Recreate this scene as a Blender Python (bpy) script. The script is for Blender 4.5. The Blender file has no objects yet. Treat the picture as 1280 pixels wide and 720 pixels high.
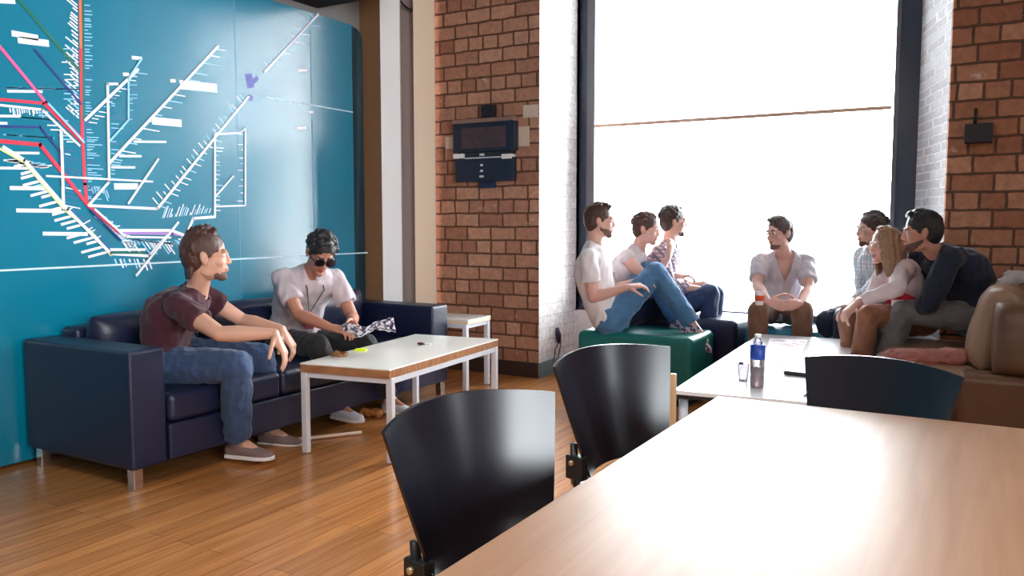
import bpy, bmesh, math, random
from mathutils import Vector, Matrix, noise
V = Vector
random.seed(7)
sc = bpy.context.scene
COL = sc.collection
PI = math.pi

# ------------------------------------------------------------------ camera
FPX = 1030.0
EYE = V((0, 0, 1.28))
PITCH = math.atan(82 / FPX)
YAW = math.atan(600 * math.cos(PITCH) / FPX)
Fh = V((-math.sin(YAW), math.cos(YAW), 0))
Rt = V((math.cos(YAW), math.sin(YAW), 0))
Fp = Fh * math.cos(PITCH) + V((0, 0, -math.sin(PITCH)))
Up = Rt.cross(Fp)
cam_d = bpy.data.cameras.new('camera')
cam_d.sensor_width = 36
cam_d.lens = FPX / 1280 * 36
cam_d.clip_start = 0.05
cam = bpy.data.objects.new('camera', cam_d)
COL.objects.link(cam)
cam.matrix_world = Matrix(((Rt.x, Up.x, -Fp.x, EYE.x), (Rt.y, Up.y, -Fp.y, EYE.y), (Rt.z, Up.z, -Fp.z, EYE.z), (0, 0, 0, 1)))
sc.camera = cam

def ray(px, py):
    return Fp + Rt * ((px - 640) / FPX) - Up * ((py - 360) / FPX)
def W(px, py, d):                 # point at horizontal distance d in front of the eye
    r = ray(px, py); return EYE + r * (d / r.dot(Fh))
def GZ(px, py, z):
    r = ray(px, py); return EYE + r * ((z - EYE.z) / r.z)
def GX(px, py, x):
    r = ray(px, py); return EYE + r * (x / r.x)
def GY(px, py, y):
    r = ray(px, py); return EYE + r * (y / r.y)
def cdir(r, f, u=0):              # direction: right, away from the eye, up
    return (Rt * r + Fh * f + V((0, 0, u))).normalized()

# ------------------------------------------------------------------ materials
MATS = {}
def nd(nt, t, **kw):
    n = nt.nodes.new(t)
    for k, v in kw.items(): setattr(n, k, v)
    return n
def mat(name, col=(.5, .5, .5), rough=.5, metal=0, coat=0, noise_s=0, noise_a=0, bump=0, bump_s=40, trans=0, spec=.5, sheen=0, sss=0):
    if name in MATS: return MATS[name]
    m = bpy.data.materials.new(name); m.use_nodes = True
    nt = m.node_tree; b = nt.nodes['Principled BSDF']
    b.inputs['Base Color'].default_value = (*col, 1)
    b.inputs['Roughness'].default_value = rough
    b.inputs['Metallic'].default_value = metal
    b.inputs['Coat Weight'].default_value = coat
    b.inputs['Coat Roughness'].default_value = .15
    b.inputs['Transmission Weight'].default_value = trans
    b.inputs['Specular IOR Level'].default_value = spec
    b.inputs['Sheen Weight'].default_value = sheen
    if sss:
        b.inputs['Subsurface Weight'].default_value = sss
        b.inputs['Subsurface Radius'].default_value = (.012, .005, .003)
    if noise_a or bump:
        tc = nd(nt, 'ShaderNodeTexCoord')
    if noise_a:
        n = nd(nt, 'ShaderNodeTexNoise'); n.inputs['Scale'].default_value = noise_s; n.inputs['Detail'].default_value = 5
        nt.links.new(tc.outputs['Object'], n.inputs['Vector'])
        mx = nd(nt, 'ShaderNodeMix', data_type='RGBA')
        mx.inputs[6].default_value = (*[c * (1 - noise_a) for c in col], 1)
        mx.inputs[7].default_value = (*[min(1, c * (1 + noise_a)) for c in col], 1)
        nt.links.new(n.outputs['Fac'], mx.inputs[0]); nt.links.new(mx.outputs[2], b.inputs['Base Color'])
    if bump:
        n2 = nd(nt, 'ShaderNodeTexNoise'); n2.inputs['Scale'].default_value = bump_s; n2.inputs['Detail'].default_value = 4
        nt.links.new(tc.outputs['Object'], n2.inputs['Vector'])
        bp = nd(nt, 'ShaderNodeBump'); bp.inputs['Strength'].default_value = bump; bp.inputs['Distance'].default_value = .01
        nt.links.new(n2.outputs['Fac'], bp.inputs['Height']); nt.links.new(bp.outputs[0], b.inputs['Normal'])
    MATS[name] = m
    return m

def brick_mat(name, c1, c2, mortar, bw=.235, rh=.113, swap=False, paint=0, ms=.009, spots=.63):
    m = bpy.data.materials.new(name); m.use_nodes = True
    nt = m.node_tree; L = nt.links; b = nt.nodes['Principled BSDF']; b.inputs['Roughness'].default_value = .85
    tc = nd(nt, 'ShaderNodeTexCoord'); sp = nd(nt, 'ShaderNodeSeparateXYZ'); cb = nd(nt, 'ShaderNodeCombineXYZ')
    L.new(tc.outputs['Object'], sp.inputs[0])
    L.new(sp.outputs['Y' if swap else 'X'], cb.inputs[0]); L.new(sp.outputs['Z'], cb.inputs[1])
    wob = nd(nt, 'ShaderNodeTexNoise'); wob.inputs['Scale'].default_value = 9; wob.inputs['Detail'].default_value = 3
    L.new(tc.outputs['Object'], wob.inputs['Vector'])
    ws = nd(nt, 'ShaderNodeVectorMath', operation='SCALE'); ws.inputs['Scale'].default_value = .018
    wc = nd(nt, 'ShaderNodeVectorMath', operation='SUBTRACT'); wc.inputs[1].default_value = (.5, .5, .5)
    L.new(wob.outputs['Color'], wc.inputs[0]); L.new(wc.outputs[0], ws.inputs[0])
    ad = nd(nt, 'ShaderNodeVectorMath', operation='ADD'); L.new(cb.outputs[0], ad.inputs[0]); L.new(ws.outputs[0], ad.inputs[1])
    br = nd(nt, 'ShaderNodeTexBrick', offset=.5, squash=.62, squash_frequency=3)
    br.inputs['Color1'].default_value = (*c1, 1); br.inputs['Color2'].default_value = (*c2, 1); br.inputs['Mortar'].default_value = (*mortar, 1)
    br.inputs['Scale'].default_value = 1; br.inputs['Mortar Size'].default_value = ms; br.inputs['Mortar Smooth'].default_value = .25
    br.inputs['Brick Width'].default_value = bw; br.inputs['Row Height'].default_value = rh; br.inputs['Bias'].default_value = 0
    L.new(ad.outputs[0], br.inputs['Vector'])
    # grime and pale lime specks
    n1 = nd(nt, 'ShaderNodeTexNoise'); n1.inputs['Scale'].default_value = 22; n1.inputs['Detail'].default_value = 8; n1.inputs['Roughness'].default_value = .7
    L.new(tc.outputs['Object'], n1.inputs['Vector'])
    mr = nd(nt, 'ShaderNodeMapRange'); mr.inputs[1].default_value = .3; mr.inputs[2].default_value = .7; mr.inputs[3].default_value = .72; mr.inputs[4].default_value = 1.22
    L.new(n1.outputs['Fac'], mr.inputs[0])
    mu = nd(nt, 'ShaderNodeVectorMath', operation='SCALE'); L.new(br.outputs['Color'], mu.inputs[0]); L.new(mr.outputs[0], mu.inputs['Scale'])
    n2 = nd(nt, 'ShaderNodeTexNoise'); n2.inputs['Scale'].default_value = 7; n2.inputs['Detail'].default_value = 10; n2.inputs['Roughness'].default_value = .75
    L.new(tc.outputs['Object'], n2.inputs['Vector'])
    m2 = nd(nt, 'ShaderNodeMapRange'); m2.inputs[1].default_value = spots; m2.inputs[2].default_value = spots + .05
    L.new(n2.outputs['Fac'], m2.inputs[0])
    mx = nd(nt, 'ShaderNodeMix', data_type='RGBA'); mx.inputs[7].default_value = (.72, .6, .5, 1)
    L.new(m2.outputs[0], mx.inputs[0]); L.new(mu.outputs[0], mx.inputs[6]); out = mx.outputs[2]
    if paint:
        m3 = nd(nt, 'ShaderNodeMapRange'); m3.inputs[1].default_value = .62 - .3 * paint; m3.inputs[2].default_value = .72 - .3 * paint; m3.inputs[3].default_value = 1; m3.inputs[4].default_value = .8 
        m3.inputs[3].default_value = .35; m3.inputs[4].default_value = 1
        L.new(n2.outputs['Fac'], m3.inputs[0])
        m4 = nd(nt, 'ShaderNodeMix', data_type='RGBA'); m4.inputs[7].default_value = (.85, .84, .84, 1)
        L.new(m3.outputs[0], m4.inputs[0]); L.new(out, m4.inputs[6]); out = m4.outputs[2]
    L.new(out, b.inputs['Base Color'])
    hs = nd(nt, 'ShaderNodeMath', operation='MULTIPLY_ADD'); hs.inputs[1].default_value = -1.0
    ns = nd(nt, 'ShaderNodeMath', operation='MULTIPLY'); ns.inputs[1].default_value = .35
    L.new(n1.outputs['Fac'], ns.inputs[0]); L.new(br.outputs['Fac'], hs.inputs[0]); L.new(ns.outputs[0], hs.inputs[2])
    bp = nd(nt, 'ShaderNodeBump'); bp.inputs['Strength'].default_value = .8; bp.inputs['Distance'].default_value = .012
    L.new(hs.outputs[0], bp.inputs['Height']); L.new(bp.outputs[0], b.inputs['Normal'])
    MATS[name] = m
    return m

def wood_mat(name, c1, c2, rough=.3, plank=0, axis='Y', scale=1.0, coat=0, gap=.004, plen=1.4):
    m = bpy.data.materials.new(name); m.use_nodes = True
    nt = m.node_tree; L = nt.links; b = nt.nodes['Principled BSDF']
    b.inputs['Roughness'].default_value = rough; b.inputs['Coat Weight'].default_value = coat; b.inputs['Coat Roughness'].default_value = .12
    tc = nd(nt, 'ShaderNodeTexCoord'); mp = nd(nt, 'ShaderNodeMapping')
    L.new(tc.outputs['Object'], mp.inputs[0])
    if axis == 'Y': mp.inputs['Rotation'].default_value = (0, 0, -PI / 2)
    st = nd(nt, 'ShaderNodeMapping'); st.inputs['Scale'].default_value = (1.2 * scale, 22 * scale, 8 * scale)
    L.new(mp.outputs[0], st.inputs[0])
    n = nd(nt, 'ShaderNodeTexNoise'); n.inputs['Scale'].default_value = 2.2; n.inputs['Detail'].default_value = 8; n.inputs['Distortion'].default_value = .6
    L.new(st.outputs[0], n.inputs['Vector'])
    mr = nd(nt, 'ShaderNodeMapRange'); mr.inputs[1].default_value = .3; mr.inputs[2].default_value = .7; L.new(n.outputs['Fac'], mr.inputs[0])
    mx = nd(nt, 'ShaderNodeMix', data_type='RGBA'); mx.inputs[6].default_value = (*c1, 1); mx.inputs[7].default_value = (*c2, 1)
    L.new(mr.outputs[0], mx.inputs[0]); out = mx.outputs[2]
    if plank:
        br = nd(nt, 'ShaderNodeTexBrick', offset=.37, squash=1)
        br.inputs['Color1'].default_value = (.82, .82, .82, 1); br.inputs['Color2'].default_value = (1.12, 1.1, 1.06, 1); br.inputs['Mortar'].default_value = (.35, .3, .25, 1)
        br.inputs['Scale'].default_value = 1; br.inputs['Mortar Size'].default_value = gap * .5; br.inputs['Brick Width'].default_value = plen; br.inputs['Row Height'].default_value = plank
        L.new(mp.outputs[0], br.inputs['Vector'])
        mm = nd(nt, 'ShaderNodeMix', data_type='RGBA', blend_type='MULTIPLY'); mm.inputs[0].default_value = 1
        L.new(out, mm.inputs[6]); L.new(br.outputs['Color'], mm.inputs[7]); out = mm.outputs[2]
        bp = nd(nt, 'ShaderNodeBump'); bp.inputs['Strength'].default_value = .25; bp.inputs['Distance'].default_value = -.002
        L.new(br.outputs['Fac'], bp.inputs['Height']); L.new(bp.outputs[0], b.inputs['Normal'])
    L.new(out, b.inputs['Base Color'])
    MATS[name] = m
    return m

# ------------------------------------------------------------------ mesh helpers
def tagx(o, label=None, cat=None, group=None, kind=None):
    if label: o['label'] = label
    if cat: o['category'] = cat
    if group: o['group'] = group
    if kind: o['kind'] = kind
    return o
def empty(name, loc, label, cat, group=None, rz=0):
    o = bpy.data.objects.new(name, None); COL.objects.link(o)
    o.location = loc; o.rotation_euler = (0, 0, rz); o.empty_display_size = .1
    return tagx(o, label, cat, group)
def link(name, me, mats=(), parent=None, smooth=False, world=True):
    o = bpy.data.objects.new(name, me); COL.objects.link(o)
    for m in (mats if isinstance(mats, (list, tuple)) else [mats]): me.materials.append(m)
    if smooth:
        for p in me.polygons: p.use_smooth = True
    if parent:
        o.parent = parent
        if world:
            bpy_m = Matrix.Translation(parent.location) @ parent.rotation_euler.to_matrix().to_4x4() if parent.parent is None else None
            if bpy_m is not None: o.matrix_parent_inverse = bpy_m.inverted()
            else: o.matrix_parent_inverse = world_of(parent).inverted()
    return o
def world_of(o):
    m = Matrix.Translation(o.location) @ o.rotation_euler.to_matrix().to_4x4()
    if o.parent: m = world_of(o.parent) @ o.matrix_parent_inverse @ m
    return m
def fin(bm, name, mats, parent=None, smooth=False, bevel=0, seg=3, world=True, sub=0):
    bmesh.ops.recalc_face_normals(bm, faces=bm.faces)
    me = bpy.data.meshes.new(name); bm.to_mesh(me); bm.free()
    o = link(name, me, mats, parent, smooth, world)
    if bevel:
        b = o.modifiers.new('bevel', 'BEVEL'); b.width = bevel; b.segments = seg; b.limit_method = 'ANGLE'; b.angle_limit = math.radians(40)
        for p in me.polygons: p.use_smooth = True
        w = o.modifiers.new('wn', 'WEIGHTED_NORMAL'); w.keep_sharp = False
    if sub:
        s = o.modifiers.new('sub', 'SUBSURF'); s.levels = sub; s.render_levels = sub
    return o
def NB(): return bmesh.new()
def box(bm, x0, x1, y0, y1, z0, z1, mi=0, M=None):
    vs = [bm.verts.new((x, y, z)) for z in (z0, z1) for y in (y0, y1) for x in (x0, x1)]
    if M is not None:
        for v in vs: v.co = M @ v.co
    for f in ((0, 1, 3, 2), (4, 6, 7, 5), (0, 4, 5, 1), (2, 3, 7, 6), (0, 2, 6, 4), (1, 5, 7, 3)):
        fc = bm.faces.new([vs[i] for i in f]); fc.material_index = mi
    return vs
def hexa(bm, pts, mi=0):          # 4 bottom points + 4 top points
    vs = [bm.verts.new(p) for p in pts]
    for f in ((0, 1, 2, 3), (4, 5, 6, 7), (0, 1, 5, 4), (1, 2, 6, 5), (2, 3, 7, 6), (3, 0, 4, 7)):
        fc = bm.faces.new([vs[i] for i in f]); fc.material_index = mi
def frame_of(d):
    d = d.normalized(); a = V((0, 0, 1)) if abs(d.z) < .9 else V((1, 0, 0))
    s = d.cross(a).normalized(); return s, s.cross(d).normalized()
def ring(bm, c, s, t, r1, r2, n, e=1.0):
    out = []
    for i in range(n):
        a = 2 * PI * i / n; ca, sa = math.cos(a), math.sin(a)
        if e != 1: ca = math.copysign(abs(ca) ** e, ca); sa = math.copysign(abs(sa) ** e, sa)
        out.append(bm.verts.new(c + s * (r1 * ca) + t * (r2 * sa)))
    return out
def skin_rings(bm, rings, mi=0, caps=True):
    for a, b in zip(rings, rings[1:]):
        n = len(a)
        for i in range(n):
            f = bm.faces.new((a[i], a[(i + 1) % n], b[(i + 1) % n], b[i])); f.material_index = mi
    if caps:
        f = bm.faces.new(rings[0][::-1]); f.material_index = mi
        f = bm.faces.new(rings[-1]); f.material_index = mi
def tube(bm, pts, rad, n=10, mi=0):
    pts = [V(p) for p in pts]; rs = rad if isinstance(rad, (list, tuple)) else [rad] * len(pts)
    rings = []; s = None
    for i, p in enumerate(pts):
        d = (pts[min(i + 1, len(pts) - 1)] - pts[max(i - 1, 0)]).normalized()
        if s is None: s, t = frame_of(d)
        else:
            s = (s - d * s.dot(d)).normalized(); t = s.cross(d).normalized()
        rings.append(ring(bm, p, s, t, rs[i], rs[i], n))
    skin_rings(bm, rings, mi)
def lathe(bm, prof, c=V((0, 0, 0)), n=20, mi=0):
    rings = [ring(bm, c + V((0, 0, z)), V((1, 0, 0)), V((0, 1, 0)), r, r, n) for r, z in prof]
    skin_rings(bm, rings, mi)
def ell(bm, c, fx, fy, fz, r, seg=16, rg=10):
    a, b_, d = fx * r[0], fy * r[1], fz * r[2]
    top = bm.verts.new(c + d); bot = bm.verts.new(c - d); rings = []
    for j in range(1, rg):
        ph = PI * j / rg; cz, sz = math.cos(ph), math.sin(ph)
        rings.append([bm.verts.new(c + a * (sz * math.cos(2 * PI * i / seg)) + b_ * (sz * math.sin(2 * PI * i / seg)) + d * cz) for i in range(seg)])
    skin_rings(bm, rings, 0, False)
    for i in range(seg):
        bm.faces.new((top, rings[0][i], rings[0][(i + 1) % seg])); bm.faces.new((bot, rings[-1][(i + 1) % seg], rings[-1][i]))
X3, Y3, Z3 = V((1, 0, 0)), V((0, 1, 0)), V((0, 0, 1))
def ball(bm, c, r): ell(bm, c, X3, Y3, Z3, (r, r, r), 14, 9)
def cap(bm, a, b, ra, rb):
    a, b = V(a), V(b)
    ball(bm, a, ra); ball(bm, b, rb)
    if (b - a).length > 1e-5:
        s, t = frame_of(b - a); skin_rings(bm, [ring(bm, a, s, t, ra, ra, 16), ring(bm, b, s, t, rb, rb, 16)])
def cone(bm, a, b, ra, rb):       # flat ended
    s, t = frame_of(V(b) - V(a)); skin_rings(bm, [ring(bm, V(a), s, t, ra, ra, 20), ring(bm, V(b), s, t, rb, rb, 20)])
def loft(bm, secs, n=24, e=1.0):  # (centre, side, depthdir, rs, rd)
    skin_rings(bm, [ring(bm, c, s, t, a, b, n, e) for c, s, t, a, b in secs])
def voxel(bm, size, it=4, fac=.5):
    bmesh.ops.recalc_face_normals(bm, faces=bm.faces)
    me = bpy.data.meshes.new('tmp'); bm.to_mesh(me); bm.free()
    o = bpy.data.objects.new('tmp', me); COL.objects.link(o)
    r = o.modifiers.new('r', 'REMESH'); r.mode = 'VOXEL'; r.voxel_size = size; r.use_smooth_shade = True
    if it:
        s = o.modifiers.new('s', 'SMOOTH'); s.factor = fac; s.iterations = it
    dg = bpy.context.evaluated_depsgraph_get()
    out = bpy.data.meshes.new_from_object(o.evaluated_get(dg))
    bpy.data.objects.remove(o); bpy.data.meshes.remove(me)
    for p in out.polygons: p.use_smooth = True
    return out
def wrinkle(me, amp, freq=14, stretch=(1, 1, .45), seed=0):
    off = V((seed * 3.1, seed * 1.7, seed))
    nn = [v.normal.copy() for v in me.vertices]
    for v, n in zip(me.vertices, nn):
        q = V((v.co.x * stretch[0], v.co.y * stretch[1], v.co.z * stretch[2])) * freq + off
        a = noise.noise(q); b = noise.noise(q * 2.3)
        v.co += n * amp * ((.55 - abs(a) * 2.2) * .7 + b * .5)
def copy_tree(root):
    r = root.copy(); COL.objects.link(r)
    for ch in list(root.children):
        c = ch.copy(); COL.objects.link(c); c.parent = r
        for g in ch.children:
            d = g.copy(); COL.objects.link(d); d.parent = c
    return r
def struct(bm, name, m, parent=None, **k):
    o = fin(bm, name, m, parent, **k)
    if parent is None: o['kind'] = 'structure'
    return o

# ------------------------------------------------------------------ palette
M_floor = wood_mat('oak_floor', (.42, .155, .045), (.60, .265, .09), rough=.22, plank=.09, axis='Y', scale=.8, gap=.003, plen=1.3)
M_brick = brick_mat('old_brick', (.38, .165, .10), (.60, .31, .20), (.15, .062, .036))
M_brickR = brick_mat('old_brick_right', (.42, .17, .095), (.66, .34, .21), (.15, .08, .05))
M_revL = brick_mat('whitewash_lit_brick', (.86, .82, .80), (.92, .88, .86), (.78, .73, .71), swap=True, ms=.004, rh=.1, spots=.9)  # whitewash, with the mortar paled to mimic blown-out daylight
M_revR = brick_mat('whitewashed_thin_brick', (.42, .38, .40), (.62, .60, .62), (.92, .90, .90), bw=.20, rh=.058, paint=.25, ms=.007, spots=.9)
M_dark = mat('dark_ceiling', (.012, .01, .01), .7)
M_beige = mat('beige_wall', (.32, .16, .075), .8, noise_s=6, noise_a=.06)
M_white = mat('white_paint', (.90, .87, .87), .6)
M_shade = mat('shaded_side_grey', (.50, .40, .38), .7)  # shadow side of the white column, shade put into the colour
M_cream = mat('cream_paint', (.90, .72, .54), .6)
M_plain = mat('plaster', (.26, .24, .23), .8, noise_s=5, noise_a=.05)
M_skirt = mat('dark_skirting', (.045, .022, .016), .55)
M_skirtL = mat('slate_skirting', (.15, .24, .27), .5)
M_frame = mat('navy_frame', (.03, .045, .08), .28, coat=.3)
M_framel = mat('grey_frame', (.13, .13, .16), .35)
M_timber = mat('pale_timber', (.80, .62, .48), .55)
M_redw = mat('red_timber', (.33, .08, .06), .6)
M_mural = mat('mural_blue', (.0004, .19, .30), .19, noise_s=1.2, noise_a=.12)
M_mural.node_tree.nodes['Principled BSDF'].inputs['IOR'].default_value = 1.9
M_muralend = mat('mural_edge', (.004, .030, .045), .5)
M_nav = mat('navy_leather', (.006, .009, .036), .42, spec=.6, bump=.12, bump_s=60)
M_chrome = mat('brushed_steel', (.75, .76, .78), .25, metal=1)
M_whitem = mat('white_metal', (.72, .74, .80), .3)
M_lam = mat('white_laminate', (.92, .89, .82), .2)
M_ply = wood_mat('ply_edge', (.30, .12, .05), (.50, .24, .11), rough=.4, axis='X')
M_maple = wood_mat('maple_top', (.27, .145, .082), (.33, .19, .115), rough=.36, axis='Y', scale=.7)
M_maple.node_tree.nodes['Principled BSDF'].inputs['Specular IOR Level'].default_value = .12
M_black = mat('black_laminate', (.008, .008, .014), .26, spec=.5)
M_blackm = mat('black_metal', (.012, .012, .014), .4)
M_green = mat('green_vinyl', (.005, .15, .135), .38, bump=.06, bump_s=30)
M_navyf = mat('navy_vinyl', (.010, .016, .055), .4, bump=.06, bump_s=30)
M_sky = mat('light_blue_vinyl', (.03, .30, .50), .4)
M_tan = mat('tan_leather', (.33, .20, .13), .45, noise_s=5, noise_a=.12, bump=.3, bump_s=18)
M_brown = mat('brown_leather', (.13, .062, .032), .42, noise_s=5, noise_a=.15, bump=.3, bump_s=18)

# ------------------------------------------------------------------ room shell
XL, XR, YB, YW, YF, HC = -4.5, 4.2, 5.92, 6.66, -3.2, 3.62
bm = NB(); box(bm, XL - .2, XR + .2, YF - .2, YW + .3, -.12, 0); struct(bm, 'floor', M_floor)
bm = NB(); box(bm, XL - .2, XR + .2, YF - .2, YW + .3, HC, HC + .15); struct(bm, 'ceiling', M_plain)
bm = NB(); box(bm, XL - .15, XL, YF, YW + .2, 0, HC); struct(bm, 'wall_left', M_plain)
bm = NB(); box(bm, XL, XR, YF - .15, YF, 0, HC); struct(bm, 'wall_rear', M_plain)
# dark bulkhead above the sofa corner
bm = NB(); box(bm, XL, -3.55, YF, 4.80, 2.90, HC - .002); struct(bm, 'trim_1', M_dark, bevel=.004)
# brick pier left of the window
xb = GY(543, 250, YB).x; xc = GY(674, 250, YB).x
xw0 = GY(718, 250, YW).x
bm = NB(); box(bm, xb, xc, YB, YW + .2, 0, HC); pier = struct(bm, 'wall_back_left', [M_brick, M_revL])
for p in pier.data.polygons:
    if p.normal.x > .9: p.material_index = 1
# right brick wall with splayed reveal
xr0 = GY(1144, 250, YW).x; xr1 = GY(1182, 250, YB).x
bm = NB(); hexa(bm, [(xr1, YB, 0), (XR, YB, 0), (XR, YW + .2, 0), (xr0, YW + .2, 0), (xr1, YB, HC), (XR, YB, HC), (XR, YW + .2, HC), (xr0, YW + .2, HC)])
wr = struct(bm, 'wall_back_right', [M_brickR, M_revR])
bm = NB(); hexa(bm, [(xr0, YW, .0), (xr1 + .002, YB + .002, .0), (xr1 + .1, YW, .0), (xr0, YW + .1, .0), (xr0, YW, HC), (xr1 + .002, YB + .002, HC), (xr1 + .1, YW, HC), (xr0, YW + .1, HC)])
struct(bm, 'trim_2', M_revR)
# wall below and above the window
ZS = .50
bm = NB(); box(bm, xc, xr0, YW, YW + .2, 0, ZS); struct(bm, 'wall_under_window', M_white)
# beige wall behind the mural end and the boxed columns
y1 = 5.55
def colbox(px0, ya, px1, yb, m, name):
    a = GY(px0, 200, ya); b = GY(px1, 200, yb); n = V((-.06, .09, 0))
    bm = NB(); P_ = [V((q.x, q.y, z)) for z in (0, HC - .003) for q in (a, b, b + n, a + n)]; hexa(bm, P_); return struct(bm, name, m)
bm = NB(); box(bm, XL, GY(478, 200, 5.29).x, 5.285, 5.34, 0, HC); struct(bm, 'wall_behind_mural', M_beige)
colbox(477, 5.28, 501, 5.44, M_white, 'trim_3')
colbox(500, 5.66, 520, 5.66, M_shade, 'trim_4')  # column side carrying its shade as grey
colbox(518, 5.60, 544, 5.80, M_cream, 'trim_5')
# skirting
bm = NB(); box(bm, xb, xc - .001, YB - .02, YB, 0, .125); struct(bm, 'baseboard_back', M_skirt, bevel=.004)
bm = NB(); box(bm, xc, xc + .018, YB - .0, YW, 0, .125); struct(bm, 'baseboard_reveal', M_skirtL, bevel=.004)
bm = NB(); box(bm, xr1, XR, YB - .02, YB, 0, .125); struct(bm, 'baseboard_right', M_skirt, bevel=.004)
# pale timber strip with a red edge beside the window frame
bm = NB(); box(bm, xc + .0, xw0 - .03, YW - .05, YW, ZS, HC, 1); box(bm, xw0 - .03, xw0, YW - .035, YW, ZS, HC, 0)
struct(bm, 'trim_6', [M_timber, M_redw])

# window with frame, glass, blind
def window(name, p, u, width, z0, z1, fr_l, fr_r, glass=True, barz=None, dep=.1):
    """p: left bottom point, u: unit vector along the window, normal into the room = (-u.y?)"""
    root = bpy.data.objects.new(name, None); COL.objects.link(root); root.location = p; root['kind'] = 'structure'
    root.rotation_euler = (0, 0, math.atan2(u.y, u.x))
    b = NB()
    box(b, 0, fr_l, -.0, dep, 0, z1 - z0); box(b, width - fr_r, width, 0, dep, 0, z1 - z0)
    box(b, fr_l, width - fr_r, 0, dep, 0, .06); box(b, fr_l, width - fr_r, 0, dep, z1 - z0 - .06, z1 - z0)
    f = fin(b, 'window_frame', M_frame, root, bevel=.006, world=False)
    return root
gm = bpy.data.materials.new('pane_glass'); gm.use_nodes = True
nt = gm.node_tree; nt.nodes.clear()
o_ = nd(nt, 'ShaderNodeOutputMaterial'); t_ = nd(nt, 'ShaderNodeBsdfTransparent'); g_ = nd(nt, 'ShaderNodeBsdfGlossy'); g_.inputs['Roughness'].default_value = .02
f_ = nd(nt, 'ShaderNodeFresnel'); f_.inputs[0].default_value = 1.45; x_ = nd(nt, 'ShaderNodeMixShader')
t_.inputs[0].default_value = (.96, .98, .98, 1)
nt.links.new(f_.outputs[0], x_.inputs[0]); nt.links.new(t_.outputs[0], x_.inputs[1]); nt.links.new(g_.outputs[0], x_.inputs[2]); nt.links.new(x_.outputs[0], o_.inputs[0])
M_glass = gm
fl = GY(743, 250, YW).x - xw0; frr = xr0 - GY(1113, 250, YW).x
w1 = window('window_1', V((xw0, YW, ZS)), X3, xr0 - xw0, ZS, HC - .003, fl, frr)
ww = xr0 - xw0
b = NB(); box(b, fl, ww - frr, .045, .051, .06, HC - ZS - .06); fin(b, 'glass_pane', M_glass, w1, world=False)
b = NB(); box(b, fl * .62, fl, -.012, 0, 0, HC - ZS); box(b, ww - frr, ww - frr * .82, -.012, 0, 0, HC - ZS)
fin(b, 'glazing_bead', M_framel, w1, world=False)
zb = GY(930, 147, YW - .06).z
bl = bpy.data.materials.new('blind_fabric'); bl.use_nodes = True
nt = bl.node_tree; nt.nodes.clear()
o_ = nd(nt, 'ShaderNodeOutputMaterial'); t_ = nd(nt, 'ShaderNodeBsdfTransparent'); d_ = nd(nt, 'ShaderNodeBsdfTranslucent'); x_ = nd(nt, 'ShaderNodeMixShader')
d_.inputs[0].default_value = (.95, .95, .97, 1); x_.inputs[0].default_value = .25
nt.links.new(t_.outputs[0], x_.inputs[1]); nt.links.new(d_.outputs[0], x_.inputs[2]); nt.links.new(x_.outputs[0], o_.inputs[0])
bd = empty('roller_blind', (xw0 + ww / 2, YW - .05, zb), 'white translucent roller blind drawn halfway down the big bright window', 'blind')
b = NB(); box(b, xw0 + fl + .02, xr0 - frr - .01, YW - .047, YW - .046, zb + .02, HC - .06); fin(b, 'blind_fabric', bl, bd)
b = NB(); box(b, xw0 + fl + .02, xr0 - frr - .01, YW - .056, YW - .034, zb - .006, zb + .022); fin(b, 'bottom_rail', mat('rail_wood', (.75, .5, .38), .5), bd, bevel=.004)
b = NB(); tube(b, [(xw0 + fl + .02, YW - .05, HC - .05), (xr0 - frr - .01, YW - .05, HC - .05)], .03, 16); fin(b, 'roller_tube', M_white, bd, smooth=True)

# right side of the room: wall with two unseen windows added for fill light
fill_windows = [(-2.4, 1.0, .9, 3.2), (3.9, 4.5, 1.5, 2.9)]
bm = NB()
ys = [YF] + [h for q in fill_windows for h in q[:2]] + [YB]
for i in range(0, len(ys), 2): box(bm, XR, XR + .25, ys[i], ys[i + 1], 0, HC)
for y0, y1_, z0, z1 in fill_windows:
    box(bm, XR, XR + .25, y0, y1_, 0, z0); box(bm, XR, XR + .25, y0, y1_, z1, HC)
struct(bm, 'wall_right', M_brickR)
for i, (y0, y1_, z0, z1) in enumerate(fill_windows):  # frames and panes of the added fill windows, out of view
    w = bpy.data.objects.new('window_%d' % (i + 2), None); COL.objects.link(w); w.location = (XR, y0, z0); w['kind'] = 'structure'
    b = NB(); n = 3
    for k in range(n + 1):
        yy = y0 + (y1_ - y0) * k / n; box(b, XR + .08, XR + .15, max(y0, yy - .04), min(y1_, yy + .04), z0, z1)
    box(b, XR + .08, XR + .15, y0, y1_, z0, z0 + .06); box(b, XR + .08, XR + .15, y0, y1_, z1 - .06, z1)
    fin(b, 'window_frame', M_frame, w)
    b = NB(); box(b, XR + .11, XR + .116, y0, y1_, z0, z1); fin(b, 'glass_pane', M_glass, w)

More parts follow.
